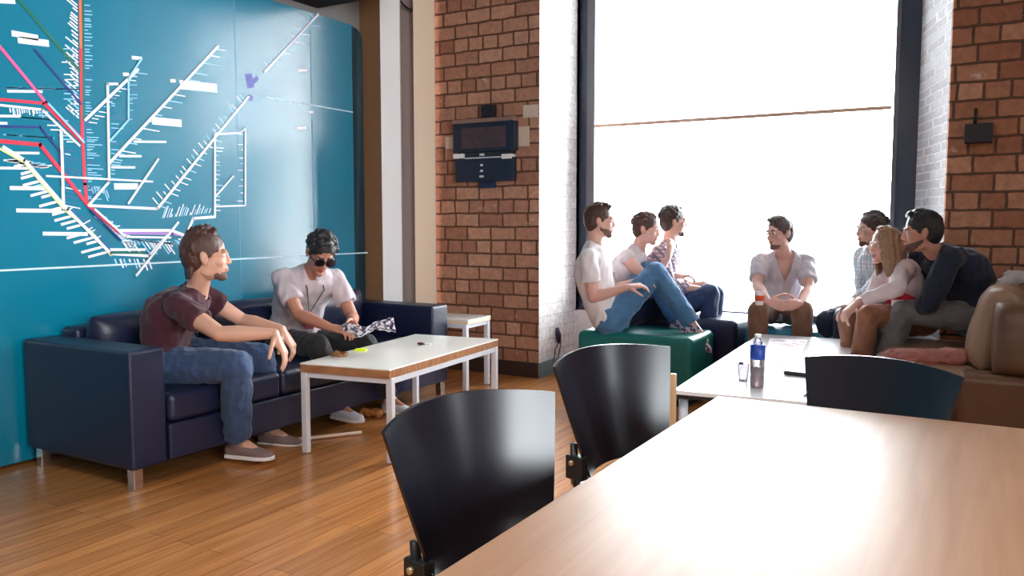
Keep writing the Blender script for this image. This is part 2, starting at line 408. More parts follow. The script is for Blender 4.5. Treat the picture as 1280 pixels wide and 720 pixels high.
# ------------------------------------------------------------------ light
wd = bpy.data.worlds.new('overcast_sky'); sc.world = wd; wd.use_nodes = True
bg = wd.node_tree.nodes['Background']; bg.inputs[0].default_value = (.93, .96, 1, 1); bg.inputs[1].default_value = 24.0
def portal(loc, rot, sx, sy):
    l = bpy.data.lights.new('daylight_portal', 'AREA'); l.shape = 'RECTANGLE'; l.size = sx; l.size_y = sy; l.cycles.is_portal = True
    o = bpy.data.objects.new('daylight_portal', l); COL.objects.link(o); o.location = loc; o.rotation_euler = rot
portal(((xw0 + xr0) / 2, YW + .12, (ZS + HC) / 2), (-PI / 2, 0, 0), ww, HC - ZS)
for y0, y1_, z0, z1 in fill_windows:
    portal((XR + .2, (y0 + y1_) / 2, (z0 + z1) / 2), (0, PI / 2, 0), z1 - z0, y1_ - y0)
# made-up ceiling pendants out of view, added as warm fill light
def pendant(x, y, label):
    r = empty('fill_pendant', (x, y, HC), label, 'lamp', 'added fill lamps over the study tables')
    b = NB(); tube(b, [(x, y, HC), (x, y, 3.2)], .006); fin(b, 'cord', M_blackm, r)
    b = NB(); lathe(b, [(.03, 3.2), (.05, 3.19), (.2, 3.02), (.21, 3.0), (.19, 3.0), (.04, 3.16)], V((x, y, 0)), 28); fin(b, 'lamp_shade', M_whitem, r, smooth=True)
    em = mat('fill_glow', (1, 1, 1)); e = em.node_tree.nodes['Principled BSDF']; e.inputs['Emission Color'].default_value = (1, .86, .7, 1); e.inputs['Emission Strength'].default_value = 30
    b = NB(); ball(b, V((x, y, 3.05)), .05); fin(b, 'bulb', em, r, smooth=True)
    l = bpy.data.lights.new('fill_light', 'AREA'); l.shape = 'DISK'; l.size = .36; l.energy = 30; l.color = (1, .9, .8)
    o = bpy.data.objects.new('fill_light', l); COL.objects.link(o); o.location = (x, y, 2.99); o.parent = r; o.matrix_parent_inverse = Matrix.Translation((x, y, HC)).inverted()
pendant(-1.6, .6, 'unseen white pendant lamp behind the viewer, added for fill light')
pendant(.9, .9, 'unseen white pendant lamp above the maple table, added for fill light')

sc.view_settings.view_transform = 'Standard'; sc.view_settings.look = 'None'
sc.view_settings.gamma = 1; sc.view_settings.use_curve_mapping = False
sc.view_settings.exposure = 0.3
sc.render.film_transparent = False
try:
    sc.cycles.use_denoising = True; sc.cycles.max_bounces = 10; sc.cycles.transparent_max_bounces = 16
    sc.cycles.sample_clamp_indirect = 8
    sc.cycles.caustics_reflective = False; sc.cycles.caustics_refractive = False
except Exception: pass

# ------------------------------------------------------------------ mural
XM = -4.38
ym1 = GX(459, 200, XM).y; ym0 = -1.2
ztop = GX(446, 33, XM).z
mural = empty('wall_mural', (XM - .1, (ym0 + ym1) / 2, 0), 'large glossy blue wall panel printed with a branching transit map', 'mural')
ys = GX(442, 200, XM).y
zl = GX(230, 327, XM).z; zu = GX(405, 134, XM).z; yv = GX(295, 100, XM).y; yw = GX(389, 100, XM).y
seams_y = [ym0, yv, yw, ys]; seams_z = [.02, zl, ztop]
b = NB()
for i in range(3):
    for j in (0, 1): box(b, XM - .08, XM, seams_y[i] + .001, seams_y[i + 1] - .001, seams_z[j] + .001, seams_z[j + 1] - .001)
fin(b, 'mural_panel', M_mural, mural, bevel=.0015, seg=1)
b = NB(); box(b, XM - .09, XM - .012, ym0 + .01, ys - .01, .03, ztop - .01); fin(b, 'backing_board', mat('seam_white', (.55, .75, .82), .5), mural)
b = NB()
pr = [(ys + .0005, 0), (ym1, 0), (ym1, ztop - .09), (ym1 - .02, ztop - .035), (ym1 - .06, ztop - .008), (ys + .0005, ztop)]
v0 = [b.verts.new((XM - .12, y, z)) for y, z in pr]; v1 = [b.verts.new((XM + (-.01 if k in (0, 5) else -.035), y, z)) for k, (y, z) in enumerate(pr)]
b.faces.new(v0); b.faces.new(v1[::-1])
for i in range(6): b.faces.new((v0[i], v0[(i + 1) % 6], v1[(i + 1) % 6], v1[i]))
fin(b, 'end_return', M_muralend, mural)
b = NB(); box(b, XM + .0002, XM + .0012, ym0 + .01, ym1 - .01, zl - .005, zl + .005); fin(b, 'panel_joint', mat('joint_white', (.6, .8, .88), .4), mural)
b = NB(); box(b, XM + .0002, XM + .0012, yv + .25, ys - .002, zu - .004, zu + .004); fin(b, 'panel_joint', MATS['joint_white'], mural)
for q_ in (yv, yw):
    b = NB(); box(b, XM + .0002, XM + .0008, q_ - .004, q_ + .004, .03, ztop - .01); fin(b, 'panel_joint', mat('joint_blue', (.03, .25, .45), .35), mural)

def strip(b, a, c, w, lift=.0012, mi=0):
    P, Q = GX(a[0], a[1], XM), GX(c[0], c[1], XM)
    d = Q - P
    if d.length < 1e-4: return
    n = V((0, -d.z, d.y)).normalized() * (w / 2); e = d.normalized() * (w * .35)
    P = P - e; Q = Q + e
    lo, hi = XM + .0002, XM + lift
    pts = [P + n, P - n, Q - n, Q + n]
    hexa(b, [(lo, p.y, p.z) for p in pts] + [(hi, p.y, p.z) for p in pts], mi)
RC = {'red': (.80, .03, .07), 'orange': (.85, .16, .08), 'green': (.005, .14, .09), 'navy': (.01, .03, .20), 'white': (.90, .90, .95),
      'pink': (.85, .10, .30), 'yellow': (.72, .80, .35), 'violet': (.42, .22, .60), 'sky': (.30, .62, .85)}
routes = [
 ('orange', .018, [(100, -12), (101, 62)]), ('red', .022, [(101, 62), (103, 175), (106, 230), (109, 256)]),
 ('green', .014, [(104, -12), (104, 150)]),
 ('green', .020, [(18, -6), (99, 88)]), ('pink', .020, [(-4, 54), (57, 128), (103, 175)]), ('navy', .014, [(43, 62), (101, 130)]),
 ('red', .018, [(-4, 124), (54, 129), (102, 178)]), ('white', .014, [(-4, 131), (52, 137), (99, 182)]), ('navy', .014, [(-4, 158), (50, 159), (74, 188), (80, 260)]),
 ('red', .024, [(-4, 176), (50, 181), (110, 257), (148, 290)]), ('violet', .020, [(148, 291), (215, 292), (228, 294)]),
 ('yellow', .014, [(-4, 184), (30, 203), (80, 262), (116, 292), (138, 319)]), ('white', .020, [(4, 184), (30, 200), (84, 262), (138, 317), (186, 320), (209, 294)]),
 ('white', .020, [(150, 288), (214, 288), (232, 295), (241, 273), (268, 271)]),
 ('white', .018, [(76, 165), (79, 260)]), ('white', .012, [(58, 220), (190, 227)]), ('white', .016, [(146, 105), (134, 105), (136, 227), (110, 257)]),
 ('white', .018, [(106, 150), (172, 87)]), ('white', .018, [(137, 203), (272, 58)]), ('sky', .012, [(176, 74), (160, 98), (160, 150), (137, 176)]),
 ('white', .018, [(112, 257), (196, 261), (268, 172), (310, 121)]), ('white', .018, [(330, 90), (397, 18)]), ('white', .016, [(268, 168), (268, 270)]),
 ('white', .012, [(268, 168), (300, 166), (306, 160), (306, 257), (270, 258)]), ('white', .014, [(160, 254), (197, 199)]), ('white', .016, [(170, 344), (222, 278)]),
 ('white', .018, [(138, 312), (180, 312)]), ('green', .014, [(138, 316), (180, 316)]), ('white', .012, [(268, 246), (291, 220)]), ('sky', .012, [(60, 130), (104, 178)]),
 ('navy', .012, [(112, 262), (150, 300)]), ('white', .014, [(118, 262), (156, 296), (212, 297)]),
]
for i_, (c, w, pts) in enumerate(routes):
    b = NB()
    for p, q in zip(pts, pts[1:]): strip(b, p, q, w * .85, .0018 + i_ * .00025)
    o = fin(b, 'route_line', mat('route_' + c, RC[c], .35), mural); o['label'] = {'sky': 'pale blue', 'pink': 'crimson'}.get(c, c) + ' route line'
b = NB()
rnd = random.Random(3)
def ticks(a, c, n, ang, l0, l1, w=.005, mi=0, jit=.3, cl=.0010):
    for k in range(n):
        t = (k + .5 + rnd.uniform(-jit, jit)) / n
        x = a[0] + (c[0] - a[0]) * t; y = a[1] + (c[1] - a[1]) * t
        L = rnd.uniform(l0, l1); aa = math.radians(ang)
        strip(b, (x + 2.5 * math.cos(aa), y - 2.5 * math.sin(aa)), (x + L * math.cos(aa), y - L * math.sin(aa)), w, cl, mi if rnd.random() > .25 else (mi + 1) % 3)
ticks((103, 5), (105, 160), 40, -3, 6, 12, .005, 1); ticks((98, 5), (100, 150), 30, 140, 8, 24, .008, 0); ticks((98, 60), (101, 150), 12, 178, 8, 22, .006, 0)
ticks((30, 203), (138, 317), 18, 195, 12, 30, .014, 0); ticks((60, 140), (100, 180), 10, 178, 6, 20, .006, 0); ticks((84, 262), (138, 317), 22, 30, 5, 12, .006, 2)
ticks((137, 203), (272, 58), 16, -10, 8, 24, .006, 0); ticks((196, 261), (310, 121), 22, 130, 6, 14, .007, 0); ticks((196, 261), (268, 172), 12, -20, 5, 12, .006, 0)
ticks((330, 90), (397, 18), 8, 130, 5, 11, .005, 0); ticks((340, 80), (390, 28), 5, -5, 8, 22, .005, 0); ticks((268, 180), (268, 265), 14, -4, 5, 14, .005, 0)
ticks((150, 300), (212, 300), 16, -55, 6, 22, .009, 0); ticks((140, 322), (186, 322), 8, -70, 5, 18, .010, 0); ticks((137, 120), (137, 225), 20, -4, 5, 20, .005, 1)
ticks((106, 160), (108, 250), 30, -3, 4, 22, .005, 1); ticks((79, 180), (80, 258), 18, -12, 4, 22, .006, 2); ticks((10, 133), (60, 137), 16, -80, 4, 12, .006, 0)
ticks((0, 110), (95, 112), 22, 2, 8, 18, .006, 1); ticks((5, 145), (70, 150), 22, -4, 6, 20, .006, 1); ticks((0, 168), (60, 172), 18, -3, 6, 16, .006, 1)
ticks((0, 200), (50, 210), 14, 3, 8, 26, .008, 0); ticks((115, 270), (160, 310), 26, 8, 5, 18, .007, 0); ticks((160, 300), (215, 306), 22, 5, 5, 18, .006, 1)
ticks((200, 275), (262, 268), 20, 70, 4, 18, .006, 0); ticks((106, 155), (172, 87), 14, -8, 5, 16, .005, 0); ticks((110, 230), (135, 236), 14, -70, 3, 18, .006, 1)
ticks((306, 165), (306, 255), 10, 180, 4, 12, .004, 0); ticks((160, 105), (160, 150), 12, 0, 3, 12, .004, 1); ticks((215, 300), (235, 292), 5, -25, 8, 20, .009, 0)
for y, x0, x1 in ((235, 14, 55), (263, 22, 75), (292, 55, 108), (114, 10, 52), (145, 0, 24), (154, 0, 8), (210, 0, 34), (191, 10, 48), (209, 140, 168), (177, 168, 207), (195, 150, 176)):
    strip(b, (x0, y), (x1, y + (x1 - x0) * .01), .020 if y > 230 else .013, .0014)
for x0, y0, x1, y1_, w in ((228, 106, 268, 110, .055), (193, 151, 224, 154, .045), (145, 233, 170, 233, .035), (17, 42, 45, 47, .03), (25, 50, 58, 54, .035), (-4, 0, 16, 1, .03), (166, 72, 176, 73, .02), (155, 93, 160, 93, .02), (214, 101, 218, 101, .02), (373, 88, 383, 88, .018), (372, 160, 382, 160, .022), (387, 140, 391, 140, .018)):
    strip(b, (x0, y0), (x1, y1_), w, .0018)
o = fin(b, 'station_labels', [mat('route_white', RC['white']), mat('route_sky', RC['sky']), mat('label_navy', (.02, .10, .30), .4)], mural); o['kind'] = 'stuff'
b = NB(); strip(b, (311, 96), (313, 106), .06, .002); strip(b, (318, 101), (321, 98), .03, .002); strip(b, (312, 122), (314, 123), .035, .002)
o = fin(b, 'map_symbol', mat('symbol_violet', (.08, .08, .42), .4), mural); o['label'] = 'small violet symbol on the map'

# ------------------------------------------------------------------ wall controls on the brick
def Yp(px, py, y): p = GY(px, py, y); return p.x, p.z
p0 = GY(572, 150, YB); p1 = GY(648, 226, YB); cx = (p0.x + p1.x) / 2
cp = empty('wall_console', (cx, YB, p1.z), 'dark navy wall console with a recessed screen on the brick left of the window', 'wall panel')
def wbox(name, px0, py0, px1, py1, t, m, par, t0=0, bev=.003, lab=None):
    x0 = GY(px0, (py0 + py1) / 2, YB).x; x1 = GY(px1, (py0 + py1) / 2, YB).x
    pm = (px0 + px1) / 2; z1 = GY(pm, py0, YB).z; z0 = GY(pm, py1, YB).z
    b = NB(); box(b, x0, x1, YB - t, YB - t0, z0, z1); o = fin(b, name, m, par, bevel=bev)
    if lab: o['label'] = lab
    return o
Mn = mat('console_navy', (.012, .02, .045), .45); Ms = mat('console_screen', (.075, .04, .045), .35, noise_s=22, noise_a=.5)
hb = wbox('screen_housing', 572, 154, 648, 190, .07, Mn, cp)
wbox('screen', 583, 160, 638, 186, .078, Ms, cp, .07, .001)
wbox('top_ledge', 572, 149, 648, 154, .085, mat('ledge', (.30, .17, .14), .5), cp)
wbox('front_panel', 574, 198, 646, 227, .06, Mn, cp)
wbox('neck', 576, 190, 644, 198, .045, mat('console_dark', (.02, .025, .03), .5), cp)
wbox('mounting_tab', 601, 226, 620, 235, .03, mat('console_blue', (.01, .03, .08), .45), cp)
for a in (572.5, 632.5): wbox('latch', a, 193, a + 12, 199, .075, M_white, cp, lab='white latch')
wbox('hinge_rod', 586, 197, 632, 198.4, .07, M_whitem, cp, bev=0)
for yy, q in ((194, 2.2), (207, 1.5), (214, 1.5), (221, 2.5)): wbox('indicator', 607 - q, yy - 1.3, 607 + q, yy + 1.3, .068, M_whitem, cp, bev=0)
o = wbox('junction_box', 606, 132, 621, 147, .06, M_blackm, None); tagx(o, 'small black square box on the brick directly above the navy console', 'electrical box')
# pale bricks beside it (painted over)
pale = mat('pale_brick', (.72, .56, .44), .85, bump=.4, bump_s=25)
for i, (a, c, e, f) in enumerate(((557, 171, 570, 186), (648, 158, 662, 183), (654, 131, 673, 147))):
    o = wbox('pale_brick', a, c, e, f, .006, pale, None, bev=.003); o.name = 'trim_%d' % (i + 7); o['kind'] = 'structure'
# right wall box and its cable
x0, x1 = GY(1206, 168, YB).x, GY(1241, 168, YB).x
sb = empty('wall_speaker', ((x0 + x1) / 2, YB, GY(1223, 180, YB).z), 'black rectangular box with a short cable on the right brick wall', 'speaker box')
wbox('housing', 1206, 156, 1241, 179.5, .09, mat('speaker_black', (.012, .012, .018), .5), sb, bev=.005)
b = NB(); p = GY(1219, 156, YB); q = GY(1219, 139, YB); tube(b, [(p.x, YB - .02, p.z), (p.x, YB - .02, q.z), (p.x, YB, q.z + .01)], .009); fin(b, 'cable', M_blackm, sb, smooth=True)
# loop cable and hook between the columns
b = NB(); pts = [GY(x, y, 5.62) for x, y in ((501, 1), (504, 6), (509, 10), (514, 12.5))]; tube(b, pts, .008, 8); ball(b, pts[-1], .016)
tagx(fin(b, 'ceiling_cable', M_blackm, smooth=True), 'thin dark looped cable high between the pale columns', 'cable')
# plug-in thing on the white reveal
r = empty('charging_adapter', (xc + .018, 6.35, .30), 'dark adapter with dangling cables on the white reveal beside the green ottoman', 'adapter')
b = NB(); 
def RX(px, py): return GX(px, py, xc + .02)
a_ = RX(697, 410); c_ = RX(699, 428); tube(b, [a_, a_.lerp(c_, .5), c_], [.014, .024, .016], 12); fin(b, 'plug_body', mat('plug', (.03, .02, .07), .4), r, smooth=True)
for q in (0, 1):
    b = NB(); pts = [RX(699 + q * 2, 428), RX(694 + q * 6, 436), RX(693 + q * 5, 446), RX(691 + q * 8, 452)]; tube(b, pts, .004, 6); fin(b, 'cable', M_blackm, r, smooth=True)

# ------------------------------------------------------------------ navy sofa
SX0, SX1 = -4.34, -3.47
sy0, sy1 = 2.40, 5.03
sofa = empty('sofa', ((SX0 + SX1) / 2, (sy0 + sy1) / 2, 0), 'long navy leather sofa with boxy arms and steel legs below the blue mural', 'sofa')
for a, c in ((sy0, sy0 + .2), (sy1 - .2, sy1)):
    b = NB(); box(b, SX0, SX1, a, c, .10, .675); fin(b, 'armrest', M_nav, sofa, bevel=.018, seg=4)
b = NB(); box(b, SX0 + .05, SX1 + .015, sy0 + .2, sy1 - .2, .11, .29); fin(b, 'base', M_nav, sofa, bevel=.012)
L = (sy1 - sy0 - .4) / 3
for k in range(3):
    b = NB(); box(b, SX0 + .3, SX1 + .02, sy0 + .203 + k * L, sy0 + .197 + (k + 1) * L, .293, .44); fin(b, 'seat_cushion', M_nav, sofa, bevel=.035, seg=5)
def pillow(name, c, sx, sy, sz, m, parent, rot=None, n=14, pinch=.75):
    b = NB(); bmesh.ops.create_grid(b, x_segments=n, y_segments=n, size=1)
    top = list(b.verts)
    for v in top:
        u, w = v.co.x, v.co.y
        t = max(0, (1 - u ** 4) * (1 - w ** 4)) ** .5
        k = 1 - .06 * (u * u * w * w) 
        v.co = V((u * sx * k, w * sy * k, t * sz * (.9 + .12 * noise.noise(V((u * 1.7, w * 1.7, sz * 30))))))
    r = bmesh.ops.duplicate(b, geom=b.faces[:] + b.verts[:] + b.edges[:])
    for g in r['geom']:
        if isinstance(g, bmesh.types.BMVert): g.co.z *= -1
    bmesh.ops.remove_doubles(b, verts=b.verts, dist=.0005)
    Mx = Matrix.Translation(c) @ (rot or Matrix.Identity(4))
    for v in b.verts: v.co = Mx @ v.co
    return fin(b, name, m, parent, smooth=True, sub=1)
for k in range(3):
    pillow('back_cushion', V((SX0 + .20, sy0 + .2 + (k + .5) * L, .60)), .20, L / 2 - .003, .115, M_nav, sofa, Matrix.Rotation(math.radians(97), 4, 'Y'))
b = NB(); box(b, SX0, SX0 + .14, sy0 + .2, sy1 - .2, .11, .72); fin(b, 'back_panel', M_nav, sofa, bevel=.03, seg=4)
for x in (SX0 + .04, SX1 - .07):
    for y in (sy0 + .02, sy1 - .07):
        b = NB(); box(b, x, x + .05, y, y + .05, 0, .101); fin(b, 'leg', M_chrome, sofa, bevel=.003)

# ------------------------------------------------------------------ low tables
def low_table(name, corners, h, top_t, label, group, m_edge, leg=.035, glides=True):
    P = [V((c[0], c[1], 0)) for c in corners]      # near-left, near-right, far-right, far-left
    c0 = sum(P, V()) / 4
    r = empty(name, c0, label, 'table', group)
    b = NB(); hexa(b, [p + V((0, 0, h - .008)) for p in P] + [p + V((0, 0, h)) for p in P]); fin(b, 'tabletop', M_lam, r, bevel=.002, seg=2)
    b = NB(); hexa(b, [p + (c0 - p) * .004 + V((0, 0, h - top_t)) for p in P] + [p + (c0 - p) * .004 + V((0, 0, h - .008)) for p in P]); fin(b, 'edge_band', m_edge, r, bevel=.002)
    Q = [p + (c0 - p).normalized() * leg * .9 for p in P]
    b = NB()
    for a, c in zip(Q, Q[1:] + Q[:1]):
        d = (c - a).normalized(); n = V((-d.y, d.x, 0)) * leg * .35
        hexa(b, [a + n + V((0, 0, h - top_t - .03)), c + n + V((0, 0, h - top_t - .03)), c - n + V((0, 0, h - top_t - .03)), a - n + V((0, 0, h - top_t - .03)),
                 a + n + V((0, 0, h - top_t)), c + n + V((0, 0, h - top_t)), c - n + V((0, 0, h - top_t)), a - n + V((0, 0, h - top_t))])
    fin(b, 'apron_frame', M_whitem, r)
    dx = (P[1] - P[0]).normalized(); dy = (P[3] - P[0]).normalized()
    for q in Q:
        b = NB(); hexa(b, [q + dx * sx * leg / 2 + dy * sy * leg / 2 + V((0, 0, z)) for z in (.004, h - top_t) for sx, sy in ((-1, -1), (1, -1), (1, 1), (-1, 1))])
        g = fin(b, 'leg', M_whitem, r, bevel=.003)
        b = NB(); lathe(b, [(leg * .4, 0), (leg * .4, .006)], q, 12); fin(b, 'glide', M_blackm, g)
    return r
CT = [(-3.26, 3.29), (-2.70, 3.37), (-2.80, 4.64), (-3.42, 4.56)]
low_table('coffee_table', CT, .51, .05, 'white topped coffee table with brown edge and steel legs before the navy sofa', None, M_ply)
ST = [(-4.20, 5.10), (-3.36, 5.13), (-3.38, 5.49), (-4.20, 5.46)]
low_table('side_table', ST, .55, .035, 'pale topped side table between the navy sofa and the brick wall', None, M_cream)

GT = [(-1.26, 3.66), (-.60, 3.71), (-.74, 5.86), (-1.38, 5.84)]
P = [V((c[0], c[1], 0)) for c in GT]; c0 = sum(P, V()) / 4
r = empty('game_table', c0, 'large white low table with dark edge where the group plays', 'table')
b = NB(); hexa(b, [p + V((0, 0, .48)) for p in P] + [p + V((0, 0, .5)) for p in P]); fin(b, 'tabletop', [mat('white_gloss_top', (.84, .83, .85), .2)], r, bevel=.003)
b = NB(); hexa(b, [p + (c0 - p) * .006 + V((0, 0, .462)) for p in P] + [p + (c0 - p) * .006 + V((0, 0, .4802)) for p in P]); fin(b, 'dark_edge', M_blackm, r)
for p in P:
    q = p + (c0 - p).normalized() * .1; b = NB(); tube(b, [q + V((0, 0, 0)), q + V((0, 0, .463))], .022, 14); fin(b, 'leg', M_whitem, r, smooth=True)

# foreground maple table
TX0, TX1, TY0, TY1 = -.705, .42, .42, 2.47
r = empty('study_table', ((TX0 + TX1) / 2, (TY0 + TY1) / 2, 0), 'large maple wood table filling the right foreground', 'table')
b = NB(); box(b, TX0, TX1, TY0, TY1, .722, .75); fin(b, 'tabletop', M_maple, r, bevel=.003, seg=3)
b = NB(); box(b, TX0 + .06, TX1 - .06, TY0 + .06, TY1 - .06, .67, .7222); fin(b, 'apron', M_blackm, r, bevel=.002)
for x in (TX0 + .09, TX1 - .09):
    for y in (TY0 + .09, TY1 - .09):
        b = NB(); tube(b, [(x, y, 0), (x, y, .68)], .025, 16); fin(b, 'leg', M_blackm, r, smooth=True)

# ------------------------------------------------------------------ black shell chairs
def chair_at(cx, cy, yaw, hw, label, curve=.10, zt=.87, lean=.09):
    """cx, cy: middle of the back panel; local +x is where the sitter looks"""
    r = empty('shell_chair', (cx, cy, 0), label, 'chair', None, yaw)
    # backrest shell
    b = NB(); nu, nv = 24, 10; T = .011
    g = {}
    for s in (0, 1):
        for i in range(nu + 1):
            u = -1 + 2 * i / nu
            for j in range(nv + 1):
                v = j / nv
                h = hw * (.68 + .32 * v ** .9)
                z = .50 + (zt - .022 * u * u - .50) * v
                x = curve * u * u * (.75 + .25 * v) + (1 - v) * lean + (.0 if s else T)
                g[s, i, j] = b.verts.new((x, u * h, z))
    for s in (0, 1):
        for i in range(nu):
            for j in range(nv):
                q = [g[s, i, j], g[s, i + 1, j], g[s, i + 1, j + 1], g[s, i, j + 1]]
                b.faces.new(q if s else q[::-1])
    for i in range(nu):
        for j in (0, nv): b.faces.new((g[0, i, j], g[0, i + 1, j], g[1, i + 1, j], g[1, i, j]))
    for j in range(nv):
        for i in (0, nu): b.faces.new((g[0, i, j], g[0, i, j + 1], g[1, i, j + 1], g[1, i, j]))
    o = fin(b, 'backrest', M_black, r, smooth=True, world=False); es = o.modifiers.new('e', 'EDGE_SPLIT'); es.split_angle = math.radians(50)
    # seat
    b = NB(); n = 16; gg = []
    for s in (0, 1):
        for i in range(n + 1):
            for j in range(n + 1):
                u = -1 + 2 * i / n; v = j / n
                wv = .20 + .02 * math.sin(v * PI)
                x = .07 + v * .40; z = .452 + .012 * u * u + (-.02 * max(0, v - .7) / .3) - s * .012
                rr = min(1, (1 - abs(u)) * 6) ; 
                gg.append(b.verts.new((x, u * wv * (1 - .12 * (abs(2 * v - 1) ** 6)), z)))
    def I(s, i, j): return gg[s * (n + 1) ** 2 + i * (n + 1) + j]
    for s in (0, 1):
        for i in range(n):
            for j in range(n): b.faces.new((I(s, i, j), I(s, i + 1, j), I(s, i + 1, j + 1), I(s, i, j + 1)))
    for i in range(n):
        for j in (0, n): b.faces.new((I(0, i, j), I(0, i + 1, j), I(1, i + 1, j), I(1, i, j)))
        for j in (0, n): b.faces.new((I(0, j, i), I(0, j, i + 1), I(1, j, i + 1), I(1, j, i)))
    fin(b, 'seat', M_black, r, smooth=True, world=False)
    for s in (-1, 1):
        y = s * hw * .74; xo = curve * .55 + lean
        b = NB(); tube(b, [(.12, y * .9, .44), (xo - .005, y, .455), (xo - .02, y, .50), (xo - .025, y, .60)], .012, 12); fin(b, 'back_support', M_blackm, r, smooth=True, world=False)
        b = NB(); box(b, xo - .045, xo + .02, y - .018, y + .018, .49, .565)
        k = fin(b, 'bracket', M_blackm, r, bevel=.005, world=False)
        b = NB(); tube(b, [(xo - .015, y - s * -.018, .545), (xo - .015, y + s * .028, .545)], .008, 10); fin(b, 'bolt', mat('brass', (.75, .6, .4), .3, metal=.8), r, world=False, smooth=True)
        for e, x, fx in ((0, .12, .04), (1, .43, .49)):
            b = NB(); tube(b, [(x, s * .17, .44), (fx, s * .21, .012), (fx, s * .21, 0)], [.011, .011, .013], 12); fin(b, 'leg', M_chrome, r, smooth=True, world=False)
    for q_ in (.12, .43):
        b = NB(); tube(b, [(q_, -.17, .437 - (.012 if q_ > .3 else 0)), (q_, .17, .437 - (.012 if q_ > .3 else 0))], .01); fin(b, 'seat_rail', M_chrome, r, smooth=True, world=False)
    return r
chair_at(-1.115, 1.605, math.radians(-12), .278, 'black curved-back chair nearest the viewer, left of the maple table')
chair_at(-1.145, 2.50, math.radians(-16), .295, 'black curved-back chair in front of the green ottoman, beside the maple table corner', zt=.868)
chair_at(-.265, 2.745, math.radians(-108), .24, 'black curved-back chair at the far end of the maple table', curve=.04, zt=.866)

# ------------------------------------------------------------------ ottomans and bench
def rbox(name, x0, x1, y0, y1, z0, z1, m, label=None, cat=None, par=None, bev=.05, seams=True, rot=0, group=None):
    if par is None: par = empty(name, ((x0 + x1) / 2, (y0 + y1) / 2, 0), label, cat, group, rot)
    cx, cy = (x0 + x1) / 2, (y0 + y1) / 2
    b = NB(); box(b, x0 - cx, x1 - cx, y0 - cy, y1 - cy, z0 + .03, z1); fin(b, 'upholstery', m, par, bevel=bev, seg=6, world=False)
    b = NB(); box(b, x0 - cx + .05, x1 - cx - .05, y0 - cy + .05, y1 - cy - .05, 0, z0 + .04); fin(b, 'plinth', M_blackm, par, world=False)
    return par
g0 = GZ(714, 412, .5); g1 = GZ(888, 426, .5)
rbox('green_ottoman', -2.60, -1.73, 5.42, 5.95, .02, .495, M_green, 'long green vinyl ottoman under the person in a white tee and jeans', 'ottoman', bev=.045)
n0 = GY(922, 400, 6.05).x
rbox('navy_ottoman', n0 - 1.0, n0, 6.02, 6.58, .02, .56, M_navyf, 'dark navy ottoman behind the green one, below the window', 'ottoman', bev=.05)
rbox('blue_bench', n0 + .03, -.62, 6.12, 6.6, .02, .50, M_sky, 'light blue bench along the foot of the window', 'bench', bev=.03)
rbox('blue_footstool', -1.22, -.80, 3.9, 4.35, .02, .36, mat('royal_blue_vinyl', (.01, .05, .20), .4), 'royal blue footstool tucked under the near end of the white low table', 'footstool', bev=.03)

# small wooden stool glimpsed beside the second chair
p = GZ(841, 468, .60)
wl = W(841, 500, 3.35)
r = empty('wooden_stool', (wl.x + .06, wl.y + .1, 0), 'small light wood and red-brown stool behind the second black chair', 'stool')
M_lw = mat('light_wood', (.72, .5, .28), .4); M_rb = mat('redbrown_wood', (.25, .07, .04), .5)
for dx, dy in ((0, 0), (.30, .05), (.0, .32), (.30, .34)):
    b = NB(); box(b, wl.x - .012 + dx, wl.x + .012 + dx, wl.y - .012 + dy, wl.y + .012 + dy, 0, .66 if (dx, dy) == (0, 0) else .42); fin(b, 'leg', M_lw, r, bevel=.003)
b = NB(); box(b, wl.x + .012, wl.x + .13, wl.y, wl.y + .33, .40, .44); fin(b, 'seat', M_rb, r, bevel=.006)

# ------------------------------------------------------------------ tan sofa on the right
rs = empty('leather_sofa', (-.2, 5.3, 0), 'tan and brown leather sofa facing left against the right brick wall', 'sofa')
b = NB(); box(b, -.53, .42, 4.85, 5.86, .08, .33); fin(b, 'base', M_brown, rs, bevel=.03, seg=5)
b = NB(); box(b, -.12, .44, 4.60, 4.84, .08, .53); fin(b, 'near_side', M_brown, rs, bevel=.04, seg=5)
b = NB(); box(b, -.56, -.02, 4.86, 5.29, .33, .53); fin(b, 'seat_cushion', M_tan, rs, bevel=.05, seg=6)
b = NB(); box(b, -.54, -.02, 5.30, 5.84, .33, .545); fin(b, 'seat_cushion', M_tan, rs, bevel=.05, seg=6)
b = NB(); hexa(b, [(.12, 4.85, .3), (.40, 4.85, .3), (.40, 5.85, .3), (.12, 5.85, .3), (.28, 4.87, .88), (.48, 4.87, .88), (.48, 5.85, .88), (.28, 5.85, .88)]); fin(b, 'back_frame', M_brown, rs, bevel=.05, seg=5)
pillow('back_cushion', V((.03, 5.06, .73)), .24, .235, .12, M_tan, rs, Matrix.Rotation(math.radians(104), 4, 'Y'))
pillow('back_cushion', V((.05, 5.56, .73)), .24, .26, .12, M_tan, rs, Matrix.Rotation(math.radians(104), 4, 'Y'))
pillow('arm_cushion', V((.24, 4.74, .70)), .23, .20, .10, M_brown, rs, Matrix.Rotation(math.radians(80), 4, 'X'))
for x in (-.46, .36):
    for y in (4.90, 5.8):
        b = NB(); lathe(b, [(.025, 0), (.03, .081)], V((x, y, 0)), 12); fin(b, 'leg', M_blackm, rs, smooth=True)
